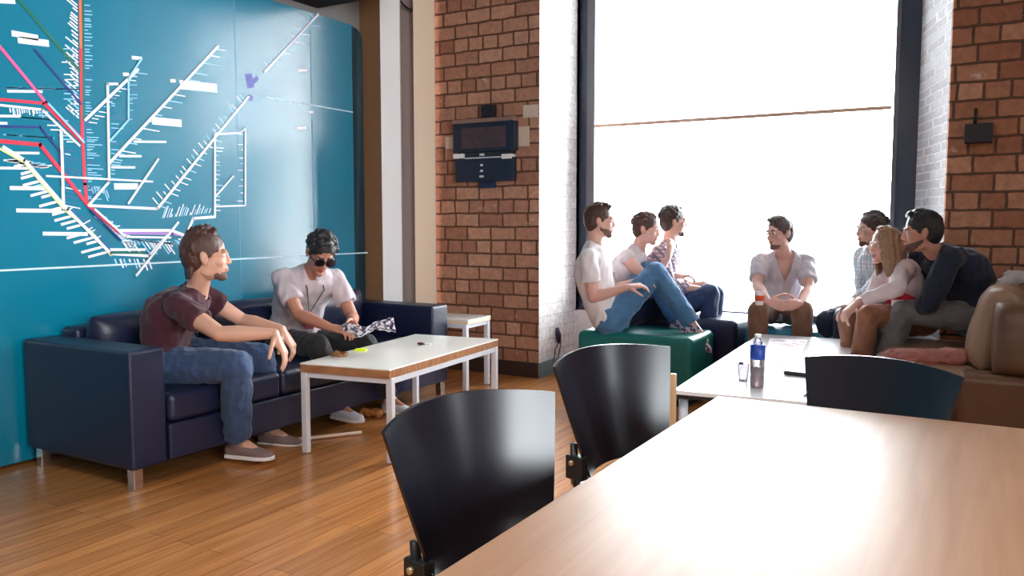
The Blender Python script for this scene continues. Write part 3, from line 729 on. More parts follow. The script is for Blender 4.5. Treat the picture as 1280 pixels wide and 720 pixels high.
# garments
def cloth_blob(name, pts, amp, m, label, cat, vox=.008, seed=1):
    b = NB()
    for a, c, ra, rb in pts: cap(b, a, c, ra, rb)
    me = voxel(b, vox, 3); wrinkle(me, amp, 22, (1, 1, 1), seed)
    return tagx(link(name, me, m, None, True), label, cat)
cloth_blob('pink_garment', [(V((-.46, 4.92, .555)), V((-.30, 4.95, .56)), .03, .035), (V((-.38, 4.90, .555)), V((-.12, 4.92, .57)), .04, .045), (V((-.2, 4.98, .57)), V((-.05, 4.94, .58)), .04, .03)],
           .012, mat('pink_cloth', (.42, .17, .15), .8), 'crumpled pink and red garment on the near seat of the tan sofa', 'clothing')
cloth_blob('grey_garment', [(V((.06, 5.3, .945)), V((.16, 5.5, .97)), .03, .035), (V((.1, 5.5, .97)), V((.28, 5.6, .96)), .035, .03)],
           .012, mat('pale_cloth', (.5, .46, .46), .85), 'pale crumpled cloth on top of the tan sofa back', 'clothing', seed=4)

# ------------------------------------------------------------------ things on the tables
# water bottle
p = GZ(946, 484, .5)
bo = empty('water_bottle', p, 'clear plastic water bottle with a blue label on the white low table', 'bottle')
M_pl = mat('clear_plastic', (.9, .86, .88), .08, trans=.85); M_bl = mat('blue_label', (.01, .06, .38), .4)
b = NB(); lathe(b, [(.028, 0), (.033, .006), (.033, .05), (.030, .06), (.033, .07), (.033, .17), (.028, .2), (.014, .225), (.013, .237)], n=24); fin(b, 'bottle_body', M_pl, bo, smooth=True, world=False)
b = NB(); lathe(b, [(.0155, .236), (.0155, .252), (.013, .254)], n=20); fin(b, 'cap', M_white, bo, smooth=True, world=False)
b = NB(); lathe(b, [(.0340, .135), (.0345, .136), (.0345, .205), (.031, .206)], n=24); fin(b, 'label_sleeve', M_bl, bo, smooth=True, world=False)
b = NB(); lathe(b, [(.026, .004), (.030, .008), (.030, .10), (.001, .101)], n=20); fin(b, 'refraction_core', mat('refraction_pink', (.55, .30, .30), .1, trans=.4), bo, smooth=True, world=False)  # pinkish refraction of the lower bottle, coloured into an added core
p = GZ(929, 476, .5)
cu = empty('plastic_cup', p, 'small clear plastic cup left of the water bottle', 'cup')
b = NB(); lathe(b, [(.022, 0), (.030, .085), (.0315, .087), (.0285, .085), (.021, .004)], n=22); fin(b, 'cup_wall', M_pl, cu, smooth=True, world=False)
b = NB(); lathe(b, [(.012, .08), (.012, .092), (.004, .094)], V((-.012, 0, 0)), n=12); fin(b, 'lid_tab', M_blackm, cu, smooth=True, world=False)
# paper with faint red sketch lines
pp = [GZ(952, 462, .5), GZ(990, 466, .5), GZ(1010, 425, .5), GZ(962, 423, .5)]
r = empty('drawing_sheet', sum(pp, V()) / 4, 'large paper sheet with faint pink markings lying across the white low table', 'paper')
b = NB(); hexa(b, [q + V((0, 0, .0006)) for q in pp] + [q + V((0, 0, .0016)) for q in pp]); fin(b, 'sheet', mat('paper', (.85, .82, .84), .7), r)
b = NB(); rr = random.Random(5)
for k in range(46):
    u, v = rr.uniform(.06, .94), rr.uniform(.04, .96)
    q = pp[0].lerp(pp[1], u).lerp(pp[3].lerp(pp[2], u), v) + V((0, 0, .0017))
    a = rr.uniform(-.5, .7); l = rr.uniform(.02, .07); d = V((math.cos(a), math.sin(a), 0)); n = V((-d.y, d.x, 0)) * .005
    hexa(b, [q - d * l / 2 - n, q + d * l / 2 - n, q + d * l / 2 + n, q - d * l / 2 + n] + [w_ + V((0, 0, .0006)) for w_ in (q - d * l / 2 - n, q + d * l / 2 - n, q + d * l / 2 + n, q - d * l / 2 + n)])
o = fin(b, 'printed_marks', mat('pink_ink', (.50, .28, .36), .7), r); o['kind'] = 'stuff'
# black stick-like phone and pen
a_, c_ = GZ(981, 468, .5), GZ(1034, 474, .5)
b = NB(); d = (c_ - a_).normalized(); n = V((-d.y, d.x, 0)) * .018
hexa(b, [a_ - n + V((0, 0, .001)), c_ - n + V((0, 0, .001)), c_ + n + V((0, 0, .001)), a_ + n + V((0, 0, .001)), a_ - n + V((0, 0, .022)), c_ - n + V((0, 0, .022)), c_ + n + V((0, 0, .022)), a_ + n + V((0, 0, .022))])
tagx(fin(b, 'remote_control', M_blackm, bevel=.006), 'long black remote lying on the white low table behind the far chair', 'remote')
a_, c_ = GZ(1003, 497, .5), GZ(1022, 485, .5)
b = NB(); tube(b, [a_ + V((0, 0, .006)), a_.lerp(c_, .12) + V((0, 0, .006)), c_ + V((0, 0, .006))], [.001, .005, .005], 10); tagx(fin(b, 'pen', mat('grey_pen', (.2, .2, .24), .3), smooth=True), 'slim grey pen near the edge of the white low table', 'pen')
# coffee table things
p = GZ(424, 445, .51)
b = NB(); pts = [p + V((.045 * math.cos(t), .032 * math.sin(t), .012 + .004 * math.sin(3 * t))) for t in [2 * PI * k / 20 for k in range(21)]]
tube(b, pts, [.008 + .003 * (k % 3) for k in range(21)], 8); tagx(fin(b, 'leather_bracelet', mat('bracelet', (.30, .13, .04), .45, noise_s=60, noise_a=.5), smooth=True), 'coiled brown leather bracelet on the corner of the coffee table', 'bracelet')
p = GZ(451, 438, .51)
b = NB(); box(b, -.034, .034, -.034, .034, 0, .008, M=Matrix.Translation(p) @ Matrix.Rotation(.5, 4, 'Z')); tagx(fin(b, 'sticky_notes', mat('lime_note', (.70, .85, .0), .6), bevel=.001), 'lime yellow sticky note pad on the coffee table', 'sticky notes')
p = GZ(526, 431, .51)
r = empty('keyring', p, 'small dark keyring with a pale tag on the coffee table', 'keys')
b = NB(); ell(b, V((0, 0, .008)), X3, Y3, Z3, (.028, .014, .008)); fin(b, 'fob', mat('fob', (.10, .02, .02), .4), r, smooth=True, world=False)
b = NB(); box(b, .01, .05, .02, .05, 0, .006); fin(b, 'tag', M_whitem, r, bevel=.001, world=False)
# floor things under the table
p = GZ(462, 522, 0)
cloth_blob('snack_packet', [(p + V((-.06, 0, .03)), p + V((.06, .02, .03)), .028, .024), (p + V((-.03, .05, .03)), p + V((.05, .06, .035)), .02, .02)], .012,
           mat('snack_foil', (.55, .22, .06), .35, noise_s=40, noise_a=.8), 'crumpled orange and white snack packet on the floor under the coffee table', 'packet', .006, 8)
a_ = GZ(360, 553, 0); c_ = GZ(452, 543, 0)
b = NB(); tube(b, [a_ + V((0, 0, .012)), c_ + V((0, 0, .012))], .011, 10); tagx(fin(b, 'wooden_rod', M_timber, smooth=True), 'thin pale wooden rod lying on the floor beside the coffee table leg', 'rod')

# ------------------------------------------------------------------ people
def skin_mat(name, c):
    m = mat(name, c, .5, noise_s=9, noise_a=.08, sss=.12, bump=.05, bump_s=120); return m
def cloth(name, c, bump=.25, bs=25, na=.12, rough=.85): return mat(name, c, rough, noise_s=14, noise_a=na, bump=bump, bump_s=bs, sheen=.15)
def ik(a, t, la, lb, hint):
    a, t, hint = V(a), V(t), V(hint)
    d = t - a; D = d.length
    if D > (la + lb) * .998: t = a + d * ((la + lb) * .998 / D); d = t - a; D = d.length
    if D < abs(la - lb) * 1.02 + .02: t = a + d.normalized() * (abs(la - lb) * 1.02 + .02); d = t - a; D = d.length
    u = d / D
    x = (la * la - lb * lb + D * D) / (2 * D); h = math.sqrt(max(0, la * la - x * x))
    n = hint - a; n = n - u * n.dot(u)
    n = n.normalized() if n.length > 1e-4 else frame_of(u)[0]
    return a + u * x + n * h, t
def add_hand(bm, wr, d, pn, side, s=1.0, curl=.5, spread=.16, fl=1.0):
    """d: pointing direction, pn: palm normal, side: direction of the thumb side"""
    d = d.normalized(); pn = (pn - d * pn.dot(d)).normalized(); sd = d.cross(pn).normalized()
    if sd.dot(side) < 0: sd = -sd
    P = lambda a, b, c: wr + d * (a * s) + sd * (b * s) + pn * (c * s)
    loft(bm, [(P(-.012, 0, 0), sd, pn, .025 * s, .019 * s), (P(.02, .001, 0), sd, pn, .033 * s, .019 * s), (P(.055, 0, 0), sd, pn, .041 * s, .017 * s),
              (P(.088, -.001, -.002), sd, pn, .041 * s, .014 * s), (P(.096, -.001, -.003), sd, pn, .035 * s, .009 * s)], 20, .8)
    ell(bm, P(.028, .024, .010), d, sd, pn, (.03 * s, .014 * s, .013 * s))
    Ls = [.070, .079, .073, .056]; bs = [.031, .0105, -.0105, -.031]
    for k in range(4):
        a = P(.086 - (.006 if k == 3 else 0) - (.002 if k == 0 else 0), bs[k], -.002)
        dd = (d + sd * (spread * (1.5 - k) / 1.5)).normalized()
        ang = [curl * 42, curl * 58, curl * 34]
        ang = [q * (1 + .07 * k) for q in ang]; th = 0; r = .0094 - (.0008 if k == 3 else 0)
        for j, (pr, q) in enumerate(zip((.45, .31, .24), ang)):
            th += math.radians(q)
            v = dd * math.cos(th) + pn * math.sin(th)
            c = a + v * (Ls[k] * pr * s * fl)
            cap(bm, a, c, r * s, (r - .0008) * s); a = c; r -= .0008
    a = P(.012, .026, .006); th0 = V((0, 0, 0))
    v = (d * .62 + sd * .70 + pn * .35).normalized()
    for j, (l, r0, r1) in enumerate(((.042, .0125, .0105), (.033, .0105, .0095), (.026, .0095, .008))):
        c = a + v * (l * s); cap(bm, a, c, r0 * s, r1 * s); a = c
        v = (v + d * .22 + pn * (.25 * curl + .08) - sd * .12).normalized()
def head_frame(f, tilt=0):
    f = f.normalized(); l = V((0, 0, 1)).cross(f).normalized(); u = f.cross(l).normalized()
    if tilt:
        R = Matrix.Rotation(tilt, 3, f); l = R @ l; u = R @ u
    return f, l, u
def person(name, label, c):
    g = c.get
    kk = .35; hc = c['hairmat'].node_tree.nodes['Principled BSDF'].inputs['Base Color'].default_value
    c['stub'] = mat('beard_' + c['hairmat'].name + c['skin'].name, tuple(a * kk * .5 + b * .7 for a, b in zip(c['skinc'], hc[:3])), .7, bump=.4, bump_s=200)
    s = g('s', 1.0); vx = g('vox', .006)
    pel, N, H = V(c['pelvis']), V(c['neck']), V(c['head'])
    skin, hairm = c['skin'], c['hairmat']
    root = empty('person', (pel.x, pel.y, 0), label, 'person')
    # torso frame
    tf = c['face_torso'].normalized()
    up = (N - pel).normalized(); lt = up.cross(tf).normalized(); fw = lt.cross(up).normalized()
    ls = g('lat_sh'); 
    bend = g('bend', .06)
    fem = g('fem', 0)
    def sp(t): # spine point, bulging backwards
        return pel.lerp(N, t) - fw * (bend * 4 * t * (1 - t)) 
    wid = s * (1 - .08 * fem)
    prof = [(-.16, .13, .10), (-.06, .160, .115), (.08, .158, .115), (.30, .138 - .012 * fem, .105), (.50, .146, .112), (.68, .165 - .01 * fem, .120), (.82, .166 - .012 * fem, .108), (.91, .130, .085), (.965, .085, .065), (1.0, .062, .058)]
    def tors(bm, inf, t0=-1, t1=2, k=1.0):
        secs = []
        for t, rx, ry in prof:
            if t < t0 or t > t1: continue
            q = sp(max(0, min(1, t))) + (up * t * (N - pel).length * 0 if 0 <= t <= 1 else up * ((t if t < 0 else t - 1) * (N - pel).length))
            secs.append((q, lt, (fw + V((0, 0, 0))).normalized(), rx * wid * k + inf, ry * s * k + inf))
        loft(bm, secs, 28, .92)
    sh = .172 * wid
    Sh = {}
    for sd, k in ((1, 'L'), (-1, 'R')):
        Sh[k] = sp(.875) + lt * (sd * sh) + fw * g('shf', .0) + V(g('sh' + k, (0, 0, 0)))
    hp = {k: sp(0) + lt * (sd * .088 * s) - up * .02 for sd, k in ((1, 'L'), (-1, 'R'))}
    UA, FA, TH, SH = .285 * s * g('as', 1), .25 * s * g('as', 1), .43 * s * g('ls', 1), .42 * s * g('ls', 1)
    El, Wr, Kn, An = {}, {}, {}, {}
    for k in 'LR':
        El[k], Wr[k] = ik(Sh[k], c['wrist' + k], UA, FA, c['elbow' + k])
        Kn[k], An[k] = ik(hp[k], c['ankle' + k], TH, SH, c['knee' + k])
    hf, hl, hu = head_frame(c['face'], g('tilt', 0)); hs = s * g('hs', 1.0)
    HP = lambda x, y, z: H + hf * (x * hs) + hl * (y * hs) + hu * (z * hs)
    def E(bm, x, y, z, rx, ry, rz, seg=18, rg=12): ell(bm, HP(x, y, z), hf, hl, hu, (rx * hs, ry * hs, rz * hs), seg, rg)
    # ---- body
    bm = NB()
    tors(bm, 0)
    nb = HP(-.022, 0, -.055)
    cap(bm, N - up * .02, nb, .058 * s, .052 * s)
    cap(bm, sp(.93) + lt * .07, N + (nb - N) * .25, .05 * s, .05 * s); cap(bm, sp(.93) - lt * .07, N + (nb - N) * .25, .05 * s, .05 * s)
    for k, sd in (('L', 1), ('R', -1)):
        cap(bm, sp(.88) + lt * sd * .08, Sh[k], .06 * s, .056 * s)
        am = Sh[k].lerp(El[k], .45)
        cap(bm, Sh[k], am, .054 * s, .047 * s); cap(bm, am, El[k], .047 * s, .037 * s)
        fm = El[k].lerp(Wr[k], .3)
        cap(bm, El[k], fm, .037 * s, .041 * s); cap(bm, fm, Wr[k], .041 * s, .025 * s)
        hd = V(g('hand' + k, (Wr[k] - El[k]).normalized())).normalized()
        pn = V(g('palm' + k, (0, 0, -1))); th = V(g('thumb' + k, (-lt * sd)))
        add_hand(bm, Wr[k] + hd * .012, hd, pn, th, s * g('hds', 1.0), g('curl' + k, .6), .08)
        cap(bm, hp[k], Kn[k], .084 * s, .056 * s)
        cm = Kn[k].lerp(An[k], .3); back = (hp[k] - Kn[k]).normalized()
        cap(bm, Kn[k], cm, .054 * s, .055 * s); cap(bm, cm, An[k], .055 * s, .034 * s)
        toe = V(c['toe' + k]).normalized()
        cap(bm, An[k], An[k] + toe * .09 - V((0, 0, .045)), .034 * s, .03 * s)
    E(bm, -.012, 0, .034, .098, .076, .090); E(bm, .018, 0, -.03, .074, .060, .082); E(bm, .012, 0, -.068, .068, .050, .044)
    E(bm, .066, 0, -.098, .026, .026, .020)
    for q in (1, -1):
        E(bm, .052, q * .036, -.026, .030, .024, .026); E(bm, .082, q * .032, .026, .014, .026, .009)
        E(bm, -.008, q * .077, -.004, .018, .009, .033); E(bm, -.016, q * .083, .004, .012, .008, .026); E(bm, .095, q * .012, -.033, .009, .008, .007)
        E(bm, .004, q * .046, -.058, .034, .010, .034)
    cap(bm, HP(.086, 0, .014), HP(.104, 0, -.028), .0085 * hs, .0105 * hs)
    cap(bm, HP(.078, 0, .024), HP(.092, 0, .010), .012 * hs, .009 * hs)
    for q in (1, -1):
        cap(bm, HP(.090, 0, -.056), HP(.078, q * .022, -.059), .0085 * hs, .005 * hs)
        cap(bm, HP(.088, 0, -.068), HP(.077, q * .019, -.066), .0095 * hs, .005 * hs)
    me = voxel(bm, vx, 3, .5)
    mats = [skin, mat('lips_' + skin.name, tuple(a * b for a, b in zip(c['skinc'], (.80, .45, .45))), .45), hairm, c['stub']]
    body = link('body', me, mats, root)
    beard = g('beard', 0)
    for p in me.polygons:
        q = p.center - H
        if q.length > .2 * hs: continue
        x, y, z = q.dot(hf) / hs, q.dot(hl) / hs, q.dot(hu) / hs
        if x > .083 and abs(y) < .024 and -.073 < z < -.050: p.material_index = 1
        elif x > .068 and .010 < abs(y) < .046 and .024 < z < .034: p.material_index = 2
        elif beard:
            w_ = .006 * noise.noise(q * 90)
            if beard > 1 and x > -.002 + w_ + max(0, -.055 - z) * 1.0 and -.125 < z < -.040 - .30 * x + w_: p.material_index = 3
            elif beard > 1 and x > .080 and abs(y) < .030 and -.052 < z < -.042: p.material_index = 3
            elif beard == 1 and z < -.076 - .1 * (.08 - x) + w_ and z > -.125 and x > .03: p.material_index = 3
    # eyes
    em = [mat('eye_white', (.75, .72, .70), .2), mat('iris', (.04, .02, .012), .15)]
    for q in (1, -1):
        b = NB(); E(b, .0770, q * .031, .006, .0120, .0130, .0095, 12, 10)
        bmesh.ops.recalc_face_normals(b, faces=b.faces); m2 = bpy.data.meshes.new('eye'); b.to_mesh(m2); b.free()
        for p in m2.polygons:
            v = p.center - HP(.0770, q * .031, .006)
            if v.normalized().dot((hf - hu * .15).normalized()) > .86: p.material_index = 1
        link('eye', m2, em, root, True)
    # ---- hair
    b = NB(); st = c['hair']; rr = random.Random(len(label))
    if st != 'bald':
        E(b, -.018, 0, .048, .100, .085, .090); E(b, -.055, 0, .004, .062, .076, .082)
        for q in (1, -1): E(b, .012, q * .071, .022, .016, .010, .028)
        if st == 'curly':
            for k in range(120):
                a, e = rr.uniform(-PI, PI), rr.uniform(-.1, 1.5)
                v = V((math.cos(a) * math.cos(e), math.sin(a) * math.cos(e), math.sin(e)))
                if v.x > .35 and v.z < .62: continue
                p = HP(-.018 + v.x * .102, v.y * .088, .044 + v.z * .092); r = rr.uniform(.011, .018) * hs; ball(b, p, r)
        elif st in ('short', 'long'):
            for k in range(150):
                a, e = rr.uniform(-PI, PI), rr.uniform(-.3, 1.5)
                v = V((math.cos(a) * math.cos(e), math.sin(a) * math.cos(e), math.sin(e)))
                if v.x > .3 and v.z < .66: continue
                if v.z < .1 and abs(v.x) < .35: continue
                p = HP(-.018 + v.x * .097, v.y * .083, .044 + v.z * .087)
                d = (hf * (.6 * v.z + .1) * g('sweep', 1) + hu * (.25 if v.z > .6 else -.8) + hl * rr.uniform(-.35, .35)).normalized()
                cap(b, p, p + d * rr.uniform(.018, .034) * hs + (hf * v.x + hl * v.y + hu * v.z) * .003, .0075 * hs, .004 * hs)
            if g('quiff'):
                for k in range(26): 
                    p = HP(.05 + rr.uniform(-.02, .02), rr.uniform(-.05, .05), .108 + rr.uniform(-.01, .01)); cap(b, p, p + (-hf * .3 + hu * .7 + hl * rr.uniform(-.3, .3)) * (.022 * hs), .012 * hs, .005 * hs)
        if st == 'long':
            for k in range(46):
                a = rr.uniform(.45, 2 * PI - .45) ; x0, y0 = math.cos(a), math.sin(a)
                p0 = HP(-.02 + x0 * .088, y0 * .080, .05 + rr.uniform(-.02, .03)); p1 = HP(-.03 + x0 * .095, y0 * .092, -.06)
                p2 = HP(-.045 + x0 * .085, y0 * .095, -.06) + V((0, 0, -.10 - rr.uniform(0, .04))) ; p2 = p2
                cap(b, p0, p1, .016 * hs, .016 * hs); cap(b, p1, p2, .016 * hs, .008 * hs)
        if g('nape'):
            for k in range(20):
                y = rr.uniform(-.055, .055); p = HP(-.09 + abs(y) * .4, y, -.05 + rr.uniform(-.01, .02)); cap(b, p, p + V((0, 0, -.045)) - hf * .006, .014, .007)
        link('hair', voxel(b, .0055, 2, .5), hairm, root)
    # ---- shirt
    b = NB(); inf = g('loose', .014)
    tors(b, inf, -.1 if not g('longhem') else -.2, .98)
    sl = g('sleeve', .6)
    for q_ in (1, -1): cap(b, sp(.90) + lt * (q_ * .085 * s), N + (nb - N) * .12, .054 * s + inf * .6, .053 * s + inf * .5)
    for k, sd in (('L', 1), ('R', -1)):
        cap(b, sp(.86) + lt * sd * .09, Sh[k], (.062 * s + inf * .4), (.055 * s + inf * .5))
        if sl <= 0: continue
        if sl < 1:
            e = Sh[k].lerp(El[k], sl); cone(b, Sh[k], e, .054 * s + inf * .5, .049 * s + inf * .95)
        else:
            cap(b, Sh[k], El[k], .054 * s + inf * .6, .041 * s + inf * .8)
            e = El[k].lerp(Wr[k], sl - 1); cone(b, El[k], e, .042 * s + inf * .8, .030 * s + inf * .7); 
    me = voxel(b, max(vx, .006), 5, .5)
    wrinkle(me, g('wr', .010), 12, (1, 1, .5), len(label))
    bmx = NB(); bmx.from_mesh(me)
    na = (nb - N).normalized(); kill = []
    vd = g('vneck', 0)
    for f in bmx.faces:
        q = f.calc_center_median() - N; h = q.dot(na); rad = (q - na * h).length
        x = q.dot(fw); y = q.dot(lt)
        if (rad < .064 * s and h > -.035) or (vd and x > .02 and abs(y) < .055 * (1 + h / vd) and h > -vd and h < .05): kill.append(f)
    bmesh.ops.delete(bmx, geom=kill, context='FACES'); bmx.to_mesh(me); bmx.free()
    if sl > 0 or True:
        o = link('shirt', me, c['shirt'], root)
        sm = o.modifiers.new('th', 'SOLIDIFY'); sm.thickness = .003; sm.offset = 0
    # ---- trousers
    b = NB(); pi = g('ploose', .016)
    loft(b, [(sp(0) + up * z, lt, fw, rx * wid + pi, ry * s + pi) for z, rx, ry in ((-.09, .12, .09), (-.04, .158, .112), (.03, .160, .115), (.085, .152, .110))], 28, .9)
    tl = g('tlen', 1.9)
    for k in 'LR':
        if tl <= 1:
            cap(b, hp[k], hp[k].lerp(Kn[k], .5), .088 * s + pi, .074 * s + pi); cone(b, hp[k].lerp(Kn[k], .4), hp[k].lerp(Kn[k], tl), .076 * s + pi, .062 * s + pi * 1.6)
        else:
            cap(b, hp[k], Kn[k], .086 * s + pi, .057 * s + pi)
            cm = Kn[k].lerp(An[k], .35); e = Kn[k].lerp(An[k], tl - 1)
            cap(b, Kn[k], cm, .057 * s + pi, .054 * s + pi); cone(b, cm, e, .054 * s + pi, .040 * s + pi * 1.5)
    me = voxel(b, max(vx, .006), 4, .5); wrinkle(me, g('pwr', .008), 13, (1, 1, .9), len(label) + 9)
    link('trousers', me, c['trousers'], root)
    # ---- shoes
    for k in 'LR':
        toe = V(c['toe' + k]).normalized(); A = An[k]
        side = toe.cross(V((0, 0, 1))).normalized(); un = side.cross(toe).normalized()
        Q = lambda a, bq, z: A + toe * (a * s) + side * (bq * s) + un * (z * s)
        b = NB()
        loft(b, [(Q(-.062, 0, -.045), side, un, .018, .022), (Q(-.045, 0, -.042), side, un, .034, .036), (Q(.0, 0, -.035), side, un, .038, .045), (Q(.06, 0, -.046), side, un, .042, .036),
                 (Q(.12, 0, -.056), side, un, .047, .027), (Q(.165, 0, -.060), side, un, .042, .021), (Q(.192, 0, -.064), side, un, .022, .013)], 20, .85)
        cone(b, Q(0, 0, -.03), Q(-.004, 0, .018), .046, .045)
        so = link('shoe', voxel(b, .006, 3, .5), c['shoe'], root)
        b = NB(); 
        rr_ = []
        for zz in (-.084, -.066):
            rr_.append([b.verts.new(Q(a, w, zz)) for a, w in ((-.066, 0), (-.055, .03), (0, .041), (.06, .044), (.12, .052), (.17, .044), (.197, .018), (.2, 0), (.197, -.018), (.17, -.044), (.12, -.052), (.06, -.044), (0, -.041), (-.055, -.03))])
        skin_rings(b, rr_); sole = fin(b, 'sole', c.get('sole', M_white), so, bevel=.004)
    info = dict(root=root, Wr=Wr, El=El, Sh=Sh, Kn=Kn, An=An, H=H, hf=hf, hl=hl, hu=hu, hs=hs, sp=sp, fw=fw, lt=lt, up=up, N=N)
    return info

SK1 = (.62, .34, .24); SK2 = (.46, .20, .13); SK3 = (.74, .44, .36); SK4 = (.60, .30, .21)
skA, skB, skC, skD = skin_mat('skin_fair', SK1), skin_mat('skin_tan', SK2), skin_mat('skin_rosy', SK3), skin_mat('skin_warm', SK4)
def hairmat(n, c): return mat(n, c, .45, noise_s=60, noise_a=.5, bump=.6, bump_s=90)
H_br = hairmat('hair_brown', (.070, .026, .018)); H_bk = hairmat('hair_black', (.012, .010, .012)); H_db = hairmat('hair_dark_brown', (.045, .022, .018)); H_bl = hairmat('hair_blonde', (.34, .22, .13)); H_gy = hairmat('hair_ash', (.09, .06, .06))
J1 = cloth('jeans_blue', (.032, .065, .15), .4, 30, .35); J2 = cloth('jeans_light', (.07, .19, .36), .4, 26, .3); J3 = cloth('jeans_navy', (.012, .022, .06), .3, 26, .2)
Pk = cloth('trousers_black', (.012, .011, .014)); Kh = cloth('trousers_khaki', (.22, .11, .07)); Pb = cloth('trousers_brown', (.30, .13, .075), .5, 20, .35); Pg = cloth('trousers_grey', (.17, .16, .17), .4, 26, .35)
S_mar = cloth('tee_maroon', (.052, .005, .014)); S_gry = cloth('tee_pale_grey', (.56, .47, .50)); S_wht = cloth('tee_white', (.80, .74, .76)); S_off = cloth('vneck_grey', (.64, .62, .68)); S_nvy = cloth('sweater_navy', (.007, .014, .035), .3, 40); S_pnk = cloth('top_blush', (.80, .68, .70))
F_br = mat('suede_brown', (.24, .16, .15), .8); F_wt = mat('sneaker_white', (.70, .70, .76), .5, noise_s=30, noise_a=.2); F_dk = mat('shoe_dark', (.03, .03, .04), .6)
def plaid(name, a, b_, c_):
    m = bpy.data.materials.new(name); m.use_nodes = True; nt = m.node_tree; bs = nt.nodes['Principled BSDF']; bs.inputs['Roughness'].default_value = .85
    tc = nd(nt, 'ShaderNodeTexCoord'); cur = None
    for ax, col, sc_ in (('Z', b_, 11), ('X', c_, 14), ('DIAGONAL', b_, 8)):
        w = nd(nt, 'ShaderNodeTexWave', wave_type='BANDS', bands_direction=ax); w.inputs['Scale'].default_value = sc_; w.inputs['Distortion'].default_value = .8
        nt.links.new(tc.outputs['Object'], w.inputs['Vector'])
        rp = nd(nt, 'ShaderNodeMapRange'); rp.inputs[1].default_value = .55; rp.inputs[2].default_value = .75; nt.links.new(w.outputs['Fac'], rp.inputs[0])
        mx = nd(nt, 'ShaderNodeMix', data_type='RGBA'); nt.links.new(rp.outputs[0], mx.inputs[0])
        if cur is None: mx.inputs[6].default_value = (*a, 1)
        else: nt.links.new(cur, mx.inputs[6])
        mx.inputs[7].default_value = (*col, 1); cur = mx.outputs[2]
    nt.links.new(cur, bs.inputs['Base Color']); MATS[name] = m; return m
S_pld = plaid('shirt_plaid', (.78, .72, .74), (.24, .20, .28), (.62, .44, .46)); F_pld = plaid('sneaker_plaid', (.30, .08, .14), (.62, .55, .62), (.05, .06, .16))
S_teal = plaid('shirt_striped', (.78, .80, .84), (.50, .60, .66), (.48, .44, .48))

PE = []
# 1: maroon tee, near end of the sofa
PE.append(person('p', 'person in a maroon tee and blue jeans at the near end of the navy sofa', dict(
    pelvis=W(214, 448, 4.45), neck=W(246, 366, 4.42), head=W(258, 321, 4.36), face=cdir(.95, .32, .02), face_torso=cdir(.75, .10), bend=.085, s=1.07, vox=.005, ploose=.022,
    skin=skA, skinc=SK1, hairmat=H_br, hair='short', nape=1, beard=1, hs=1.04, sweep=.2, hds=1.08,
    wristR=W(343, 417, 4.16), elbowR=W(292, 425, 4.10), handR=cdir(.45, -.1, -.9), palmR=cdir(-.9, -.1, -.35), thumbR=cdir(.2, -1, 0), curlR=.35,
    wristL=W(352, 412, 4.62), elbowL=W(318, 402, 4.66), handL=cdir(.5, 0, -.8), palmL=cdir(-.9, 0, -.4), thumbL=cdir(.1, -1, 0), curlL=.5,
    kneeR=W(303, 420, 4.15), ankleR=W(296, 551, 4.33), toeR=cdir(.97, -.2, 0), kneeL=W(348, 425, 4.62), ankleL=W(336, 537, 4.72), toeL=cdir(.97, -.2, 0),
    shirt=S_mar, sleeve=.55, trousers=J1, tlen=1.95, shoe=F_br, loose=.016, pwr=.010)))
# 2: pale grey tee with sunglasses, looking down
PE.append(person('p', 'person in a pale grey tee and dark sunglasses bent over the coffee table', dict(
    pelvis=W(368, 425, 5.38), neck=W(391, 341, 5.16), head=W(401, 317, 5.02), face=cdir(.42, -.72, -.62), tilt=-.1, face_torso=cdir(.55, -.8), bend=.07, s=1.0, vox=.005,
    skin=skB, skinc=SK2, hairmat=H_bk, hair='curly', beard=0,
    wristR=W(412, 409, 4.86), elbowR=W(350, 408, 5.0), handR=cdir(.9, -.2, -.15), palmR=cdir(0, .3, -1), curlR=.6, thumbR=cdir(0, .4, .6),
    wristL=W(440, 400, 4.98), elbowL=W(436, 385, 5.3), handL=cdir(.4, -.6, -.4), palmL=cdir(-.8, -.3, -.3), curlL=.6, thumbL=cdir(-.3, .2, .8),
    kneeR=W(412, 424, 4.93), ankleR=W(424, 507, 5.13), toeR=cdir(.8, -.5, 0), kneeL=W(452, 412, 5.3), ankleL=W(488, 500, 5.42), toeL=cdir(.8, -.4, 0),
    shirt=S_gry, sleeve=.62, trousers=Pk, tlen=1.9, shoe=F_wt, loose=.02, wr=.014)))
# 3: white tee on the green ottoman
PE.append(person('p', 'bearded person in a white tee and light jeans sitting on the green ottoman', dict(
    pelvis=W(764, 398, 6.02), neck=W(741, 308, 6.05), head=W(750, 277, 6.02), face=cdir(1, -.08, -.02), face_torso=cdir(.95, -.25), bend=.05, s=1.03, vox=.006,
    skin=skC, skinc=SK3, hairmat=H_br, hair='short', quiff=1, beard=2,
    wristR=W(783, 359, 5.80), elbowR=W(732, 376, 5.92), handR=cdir(.9, 0, .1), palmR=cdir(0, .2, -1), curlR=.5, thumbR=cdir(.2, -.2, 1),
    wristL=W(792, 353, 5.98), elbowL=W(770, 372, 6.2), handL=cdir(.9, -.2, .1), palmL=cdir(0, 0, -1), curlL=.5,
    kneeR=W(846, 335, 5.98), ankleR=W(868, 409, 5.88), toeR=cdir(.80, -.1, -.58), kneeL=W(845, 372, 6.22), ankleL=W(850, 405, 6.12), toeL=cdir(.9, -.2, -.4), ls=1.12,
    shirt=S_wht, sleeve=.6, trousers=J2, tlen=1.93, shoe=F_pld, sole=F_pld, loose=.016)))
